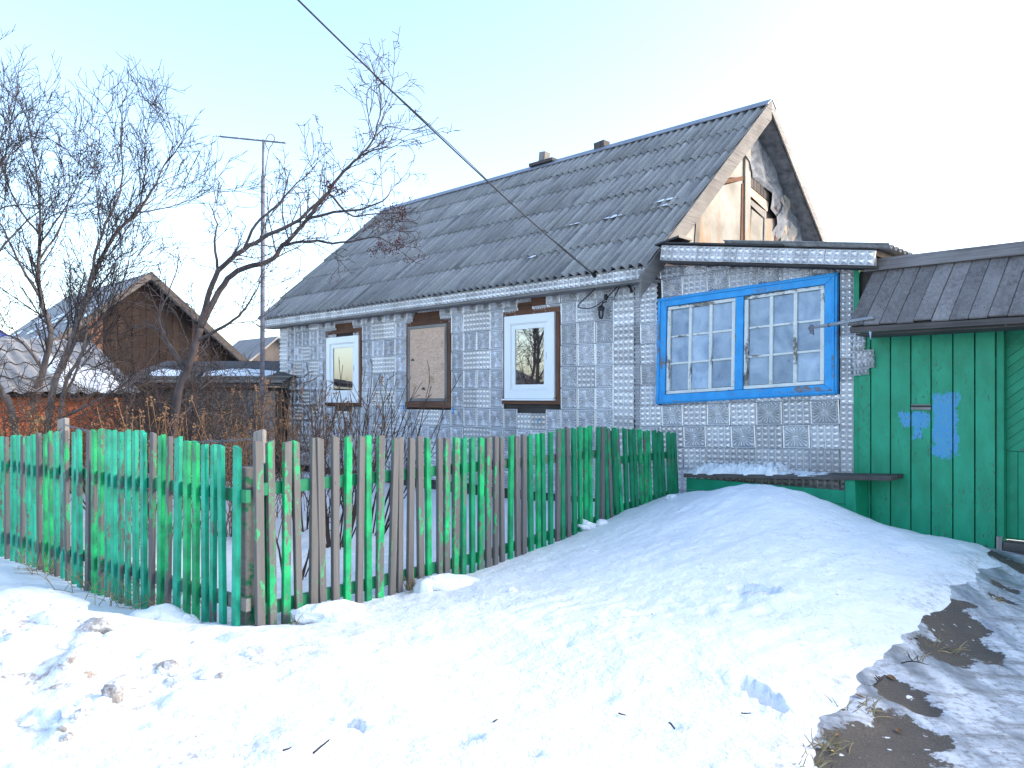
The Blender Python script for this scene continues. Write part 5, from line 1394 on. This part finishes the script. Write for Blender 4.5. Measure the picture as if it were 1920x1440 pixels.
# flowering shrubs gone dry along the front of the house
for i, (px, Y, h, n, sp, lb, ln) in enumerate([
    (632,8.4,2.0,20,.36,'dense many-stemmed bare shrub behind the grey pickets',.12),
    (702,9.4,2.0,16,.36,'bare shrub with thin stems fanning right before the boarded window',.22),
    (575,9.6,2.1,13,.30,'bare shrub under the leftmost white window',.0),
    (548,7.2,1.15,6,.45,'low crooked bare shrub right behind the fence corner',.1),
    (662,10.4,2.2,12,.30,'tall bare shrub between the leftmost window and the boarded one',.05)]):
    shrub('bare_shrub', lb, px, Y, h, n, sp, 60+i, 'shrub', [(3.4,.42,.45,.08,.06,.6),(3.0,.16,.6,.1,.04,.7)], 'bare shrubs in the front garden', ln, .012)
def weeds(px, Y, h, n, spread, seed, lb, mat='dry'):
    r = random.Random(seed); X = dpx(px)*Y; z = gz(X, Y)
    root = thing('dry_weeds', lb, 'weeds', (X, Y, z-.04), 0, 'dry weeds in the garden'); st = MB(); hd = MB()
    for k in range(n):
        a = r.uniform(0, 2*math.pi); s = r.random(); p0 = Vector((math.cos(a)*spread*s, math.sin(a)*spread*s, 0)); hh = h*r.uniform(.6,1.1)
        pts = path(r, p0, Vector((r.gauss(0,.16), r.gauss(0,.16), 1)), hh, 5, .06, .0)
        st.tube(pts, [.0055,.005,.0045,.004,.0035,.003], 3, False)
        for q in range(3):
            i = r.randint(2,4); ch = path(r, pts[i], side_dir(r, (pts[i+1]-pts[i]).normalized(), .6), r.uniform(.1,.28), 3, .1, .03); st.tube(ch, .003, 3, False)
            if r.random() < .6:
                for w in range(5): blob(hd, ch[-1]+Vector((r.gauss(0,.022),r.gauss(0,.022),r.gauss(0,.022))), r.uniform(.006,.014))
        if r.random() < .65:
            for w in range(9): blob(hd, pts[-1]+Vector((r.gauss(0,.022),r.gauss(0,.022),r.gauss(-.02,.04))), r.uniform(.006,.016))
    st.build('stems', M[mat], root); tag(hd.build('seed_heads', M[mat], root), kind='stuff')
for i, (px, Y, h, n, sp, lb) in enumerate([
    (255,8.9,1.55,26,.5,'tall rusty weeds behind the highest part of the left fence'),
    (335,9.2,1.6,26,.5,'tall rusty weeds around the rowan trunk'),
    (415,9.4,1.55,24,.45,'tall brown weeds before the plank shed'),
    (478,9.2,1.75,22,.35,'tall brown weeds at the foot of the antenna mast'),
    (530,10.6,1.9,24,.4,'tall brown weeds against the left corner of the house'),
    (590,11.4,1.95,18,.35,'brown weeds with seed heads under the leftmost window'),
    (655,10.6,1.95,14,.35,'brown weeds with dark seed heads right of the leftmost window'),
    (80,9.6,1.45,22,.45,'pale straw weeds before the brick shed')]):
    weeds(px, Y, h, n, sp, 80+i, lb, 'straw' if px == 80 else 'dry')

# posts and barbed wire just behind the street fence
def fpost(px, py, Y, w, lb):
    p = at(px, py, Y); MBp = MB().hexa([(-w,-w,-.2),(w,-w,-.2),(w,w,-.2),(-w,w,-.2),(-w,-w,p.z-.02),(w,-w,p.z+.01),(w,w,p.z),(-w,w,p.z-.01)])
    o = MBp.build('fence_post', M['wood_grey_z'], None, (p.x, p.y, 0), bevel=.006); tag(o, lb, 'post'); return p
pa = fpost(119, 784, 8.6, .045, 'grey wooden post standing behind the left fence before the brick shed')
pb = fpost(487, 806, 6.3, .042, 'grey wooden post just behind the fence corner')
wire = MB(); prev = None; pts = []
for i in range(60):
    t = i/59; p = pa.lerp(pb, t); p.z -= .10*math.sin(math.pi*t)+.07; pts.append(p)
for ph in (0, math.pi):
    wire.tube([p+Vector((0,.008*math.cos(i*1.9+ph),.010*math.sin(i*1.9+ph))) for i, p in enumerate(pts)], .0035, 4, False)
for i in range(3, 58, 5):
    p = pts[i]; wire.tube([p+Vector((-.02,0,.03)), p, p+Vector((.02,0,-.03))], .003, 3, False)
tag(wire.build('barbed_wire', M['iron'], None), 'rusty barbed wire sagging between two posts behind the left fence', 'wire')

# ================================================================== LUMPS OF SNOW, GRASS, LITTER
def chunk(px, py, size, flat, seed, lb, mat='chunk', group='broken snow lumps', stretch=1.0, rz=0.0):
    r = random.Random(seed)
    g = ground_pt(px, py, .1); 
    for _ in range(3): g = ground_pt(px, py, min(gz(g.x, g.y)+size*.3, 1.0))
    bm = bmesh.new(); bmesh.ops.create_icosphere(bm, subdivisions=3, radius=1.0)
    off = Vector((r.uniform(0,50), r.uniform(0,50), r.uniform(0,50)))
    from mathutils import noise as mn
    for v in bm.verts:
        n1 = mn.noise(v.co*1.1+off); n2 = mn.noise(v.co*2.6+off*1.7); n3 = mn.noise(v.co*6+off)
        c = mn.cell_vector(v.co*1.6+off)
        k = 1+.36*n1+.24*n2+.11*n3
        v.co = Vector((v.co.x*k*size*stretch, v.co.y*k*size, v.co.z*k*size*flat))
    me = bpy.data.meshes.new('snow_lump'); bm.to_mesh(me); bm.free(); me.materials.append(M[mat])
    me.polygons.foreach_set('use_smooth', [seed % 3 != 0]*len(me.polygons))
    if mat == 'snow':
        pass
    o = put('snow_lump', me, None, (g.x, g.y, gz(g.x, g.y)+size*flat*(.22 if mat == 'grime' else .2)), (r.uniform(-.3,.3), r.uniform(-.3,.3), rz))
    return tag(o, lb, 'snow', group)
for i, (px, py, s, fl, lb, mt, stc, rz) in enumerate([
    (75,1128,.20,.6,'largest snow lump on the ploughed bank at the left edge','chunk',1.4,0),
    (28,1190,.13,.8,'blocky snow lump low on the bank at the left edge','snow',1.2,0),
    (62,1178,.09,.9,'second blocky snow lump from the left edge on the bank','snow',1.0,.4),
    (100,1160,.09,.8,'snow lump right below the largest lump of the bank','snow',1.2,.2),
    (182,1188,.065,.8,'dirty tan snow lump on the slope right of the bank','grime',1.6,.2),
    (147,1202,.04,1.0,'small upright snow lump left of the dirty tan lump','snow',.8,0),
    (287,1228,.045,1.0,'tan-topped snow lump left of the crumbled dirty heap','chunk',1.0,.3),
    (272,1242,.04,.9,'white snow lump beside the crumbled dirty heap','snow',1.0,0),
    (314,1252,.05,.9,'crumbled dirty heap of snow below the fence corner shadow','grime',1.3,.5),
    (208,1305,.075,.9,'largest grey dirty ice lump in the foreground','grime',.7,.9),
    (178,1326,.06,.7,'brownish ice lump touching the large grey dirty one','grime',1.3,.5),
    (150,1342,.04,.9,'small dirty ice lump left of the brownish one','grime',.9,0),
    (98,1328,.07,.7,'pale rounded ice lump in the left foreground','snow',1.2,.3),
    (76,1330,.045,.9,'small pale ice lump left of the rounded one','snow',.8,.2),
    (125,1360,.028,.9,'pebble-sized dirty ice lump below the pale rounded one','grime',1,0),
    (116,1379,.020,.6,'lowest tiny dirty ice lump in the left foreground','grime',1.3,0),
    (2,1336,.06,.9,'snow lump cut by the left picture edge in the foreground','chunk',.9,0),
    (413,1271,.026,1.0,'lone small grey ice lump below the fence corner','grime',.9,.4),
    (305,1150,.14,.6,'pointed heap of snow against the pickets left of the corner','snow',1.5,.0),
    (350,1158,.07,.7,'small snow heap against the pickets right of the pointed one','snow',1.3,.0),
    (628,1150,.17,.62,'rounded snow heap against the pickets right of the corner','snow',1.5,.2),
    (797,1102,.10,.9,'pale ice block leaning on the pickets beside the dry grass','snow',.9,.2),
    (850,1088,.15,.45,'low snow heap at the foot of the middle pickets','snow',1.6,.5),
    (1098,985,.14,.55,'jagged snow heap where the fence meets the drift','snow',1.6,.6),
    (1128,982,.06,.9,'jagged ice block on the heap where the fence meets the drift','snow',1.2,.4),
    (960,1108,.035,.9,'lone small snow ball on the slope before the fence','snow',1.2,.0),
    (1262,940,.05,.7,'small snow lump on the drift below the short fence','snow',1.6,.0)]):
    chunk(px, py, s, fl, 100+i, lb, mt, stretch=stc, rz=rz)
def tuft(px, py, n, h, spread, seed, lb, dirx=0.0, mat='straw'):
    r = random.Random(seed); g = ground_pt(px, py, .0); g = ground_pt(px, py, gz(g.x, g.y)); mb = MB()
    for k in range(n):
        p = Vector((r.gauss(0,spread), r.gauss(0,spread*.5), -.02)); d = Vector((r.gauss(dirx,.55), r.gauss(-.1,.4), r.uniform(.3,1.0)))
        pts = path(r, p, d, h*r.uniform(.5,1.2), 4, .14, -.10); mb.tube(pts, [.0036,.0034,.003,.0024,.0014], 3, False)
    o = mb.build('grass_tuft', M[mat], None, (g.x, g.y, gz(g.x, g.y))); return tag(o, lb, 'grass', 'dry grass tufts')
for i, (px, py, n, h, sp, lb) in enumerate([
    (35,1035,80,.36,.20,'dry grass tuft at the fence foot near the left picture edge'),
    (115,1075,90,.38,.22,'dry grass tuft at the foot of the left fence above the striped snow'),
    (205,1105,90,.38,.18,'dry grass tuft at the left fence where the snow edge dips'),
    (262,1125,70,.40,.18,'long bent dry grass at the left fence right of the dip'),
    (330,1140,36,.26,.18,'sparse dry grass at the fence left of the pointed snow heap'),
    (548,1168,9,.24,.05,'few dry blades between the pickets right of the corner'),
    (578,1150,26,.18,.05,'brown dry grass beside the rounded snow heap'),
    (772,1108,26,.20,.05,'dry grass between pickets beside the pale ice block'),
    (1545,1402,40,.10,.05,'dense dry grass tuft at the snow edge beside the largest bare patch'),
    (1520,1432,22,.08,.06,'dry grass at the bottom edge beside the bare ground'),
    (1612,1325,22,.09,.06,'flattened dry grass left of the middle bare patch'),
    (1760,1215,26,.10,.06,'dry grass on the upper bare patch of the path'),
    (1700,1235,14,.09,.05,'sparse dry grass at the snow edge left of the upper bare patch'),
    (1865,1130,22,.07,.03,'dry grass on the far bare patch before the gate')]):
    tuft(px, py, n, h, sp, 150+i, lb, .2)
def litter_twig(px, py, L, ang, seed, lb, fork=False):
    r = random.Random(seed); g = ground_pt(px, py, .05); g = ground_pt(px, py, gz(g.x, g.y)); mb = MB()
    pts = path(r, Vector((0,0,.012)), Vector((math.cos(ang),math.sin(ang),.06)), L, 5, .12, .0); mb.tube(pts, [.0045,.004,.004,.0035,.003,.002], 4)
    if fork:
        for q in (2, 3): mb.tube(path(r, pts[q], Vector((math.cos(ang+.8),math.sin(ang+.8),.25)), L*.35, 3, .15, 0), .003, 4)
    o = mb.build('fallen_twig', M['twig'], None, (g.x, g.y, gz(g.x, g.y)+.004)); return tag(o, lb, 'twig', 'fallen twigs on the snow')
for i, (px, py, L, a, lb, fk) in enumerate([
    (588,1415,.16,1.35,'thin curved twig standing out in the bottom snow left of centre',False),
    (1160,1345,.05,-.9,'short dark twig lying on the snow right of centre',False),
    (925,1360,.03,.6,'tiny twig on the snow near the bottom centre',False),
    (530,1415,.04,.0,'tiny flat twig beside the thin curved twig',False),
    (1265,1375,.05,1.9,'two-blade twig bit on the snow near the path',True),
    (1690,1250,.20,.5,'forked brown twig at the snow edge by the upper bare patch',True),
    (1640,1290,.13,.6,'crooked brown twig at the snow edge by the middle bare patch',True),
    (1722,1205,.14,2.2,'thin twig sticking out of the snow edge above the forked one',False),
    (1390,1345,.05,-.6,'small pale twig on the snow left of the path',False)]):
    litter_twig(px, py, L, a, 180+i, lb, fk)
def leaf(px, py, s, seed, lb):
    r = random.Random(seed); g = ground_pt(px, py, .02); g = ground_pt(px, py, gz(g.x, g.y)); mb = MB()
    a = [(0,-1),(.45,-.5),(.55,.1),(.3,.6),(0,1),(-.35,.55),(-.5,.0),(-.4,-.55)]
    mb.v = [(x*s, y*s, .004+.25*s*abs(x)) for x, y in a]+[(0,0,.0)]; mb.f = [(i,(i+1)%8,8) for i in range(8)]
    o = mb.build('fallen_leaf', M['leaf'], None, (g.x, g.y, gz(g.x, g.y)+.006), rot=(r.uniform(-.3,.3), r.uniform(-.3,.3), r.uniform(0,6))); return tag(o, lb, 'leaf', 'fallen leaves')
for i, (px, py, s, lb) in enumerate([(1612,1308,.030,'curled brown leaf on the snow beside the middle bare patch'),(1580,1335,.026,'brown leaf at the snow edge below the curled one'),
    (1572,1382,.024,'small leaf just above the dense dry grass tuft'),(1672,1275,.03,'flat leaf at the snow edge by the rounded bare patch'),(1569,1072,.018,'dark leaf bit on the upper flank of the drift'),(1686,1373,.026,'leaf lying on the largest bare patch')]):
    leaf(px, py, s, 200+i, lb)

# crumbs broken off the ploughed bank
cr = MB(); r = random.Random(77)
from mathutils import noise as mn
def crumb(mb, c, s):
    off = Vector((r.uniform(0,90), r.uniform(0,90), r.uniform(0,90))); n = len(mb.v)
    g_ = (1+5**.5)/2; V = [Vector(q).normalized() for q in ((-1,g_,0),(1,g_,0),(-1,-g_,0),(1,-g_,0),(0,-1,g_),(0,1,g_),(0,-1,-g_),(0,1,-g_),(g_,0,-1),(g_,0,1),(-g_,0,-1),(-g_,0,1))]
    for q in V:
        k = s*(1+.5*mn.noise(q*1.3+off)); mb.v.append(tuple(c+Vector((q.x*k*1.2, q.y*k, q.z*k*.75))))
    for f in ((0,11,5),(0,5,1),(0,1,7),(0,7,10),(0,10,11),(1,5,9),(5,11,4),(11,10,2),(10,7,6),(7,1,8),(3,9,4),(3,4,2),(3,2,6),(3,6,8),(3,8,9),(4,9,5),(2,4,11),(6,2,10),(8,6,7),(9,8,1)): mb.f.append(tuple(n+i for i in f))
for (px, py, sx_, sy_, k) in ((60,1165,75,22,70),(140,1185,70,25,40),(20,1195,40,22,30),(300,1240,32,16,36),(175,1325,48,14,36),(95,1335,40,12,24),(430,1230,80,25,12),(110,1240,90,20,22)):
    for i in range(k):
        g = ground_pt(px+r.gauss(0,sx_*.6), py+r.gauss(0,sy_*.6), .15); z = gz(g.x, g.y); s_ = min(.042, abs(r.gauss(0,.017))+.006)
        crumb(cr, Vector((g.x, g.y, z+s_*.35)), s_)
tag(cr.build('snow_crumbs', M['chunk'], None), 'crumbs of broken snow scattered over the ploughed bank', 'snow', None, 'stuff')
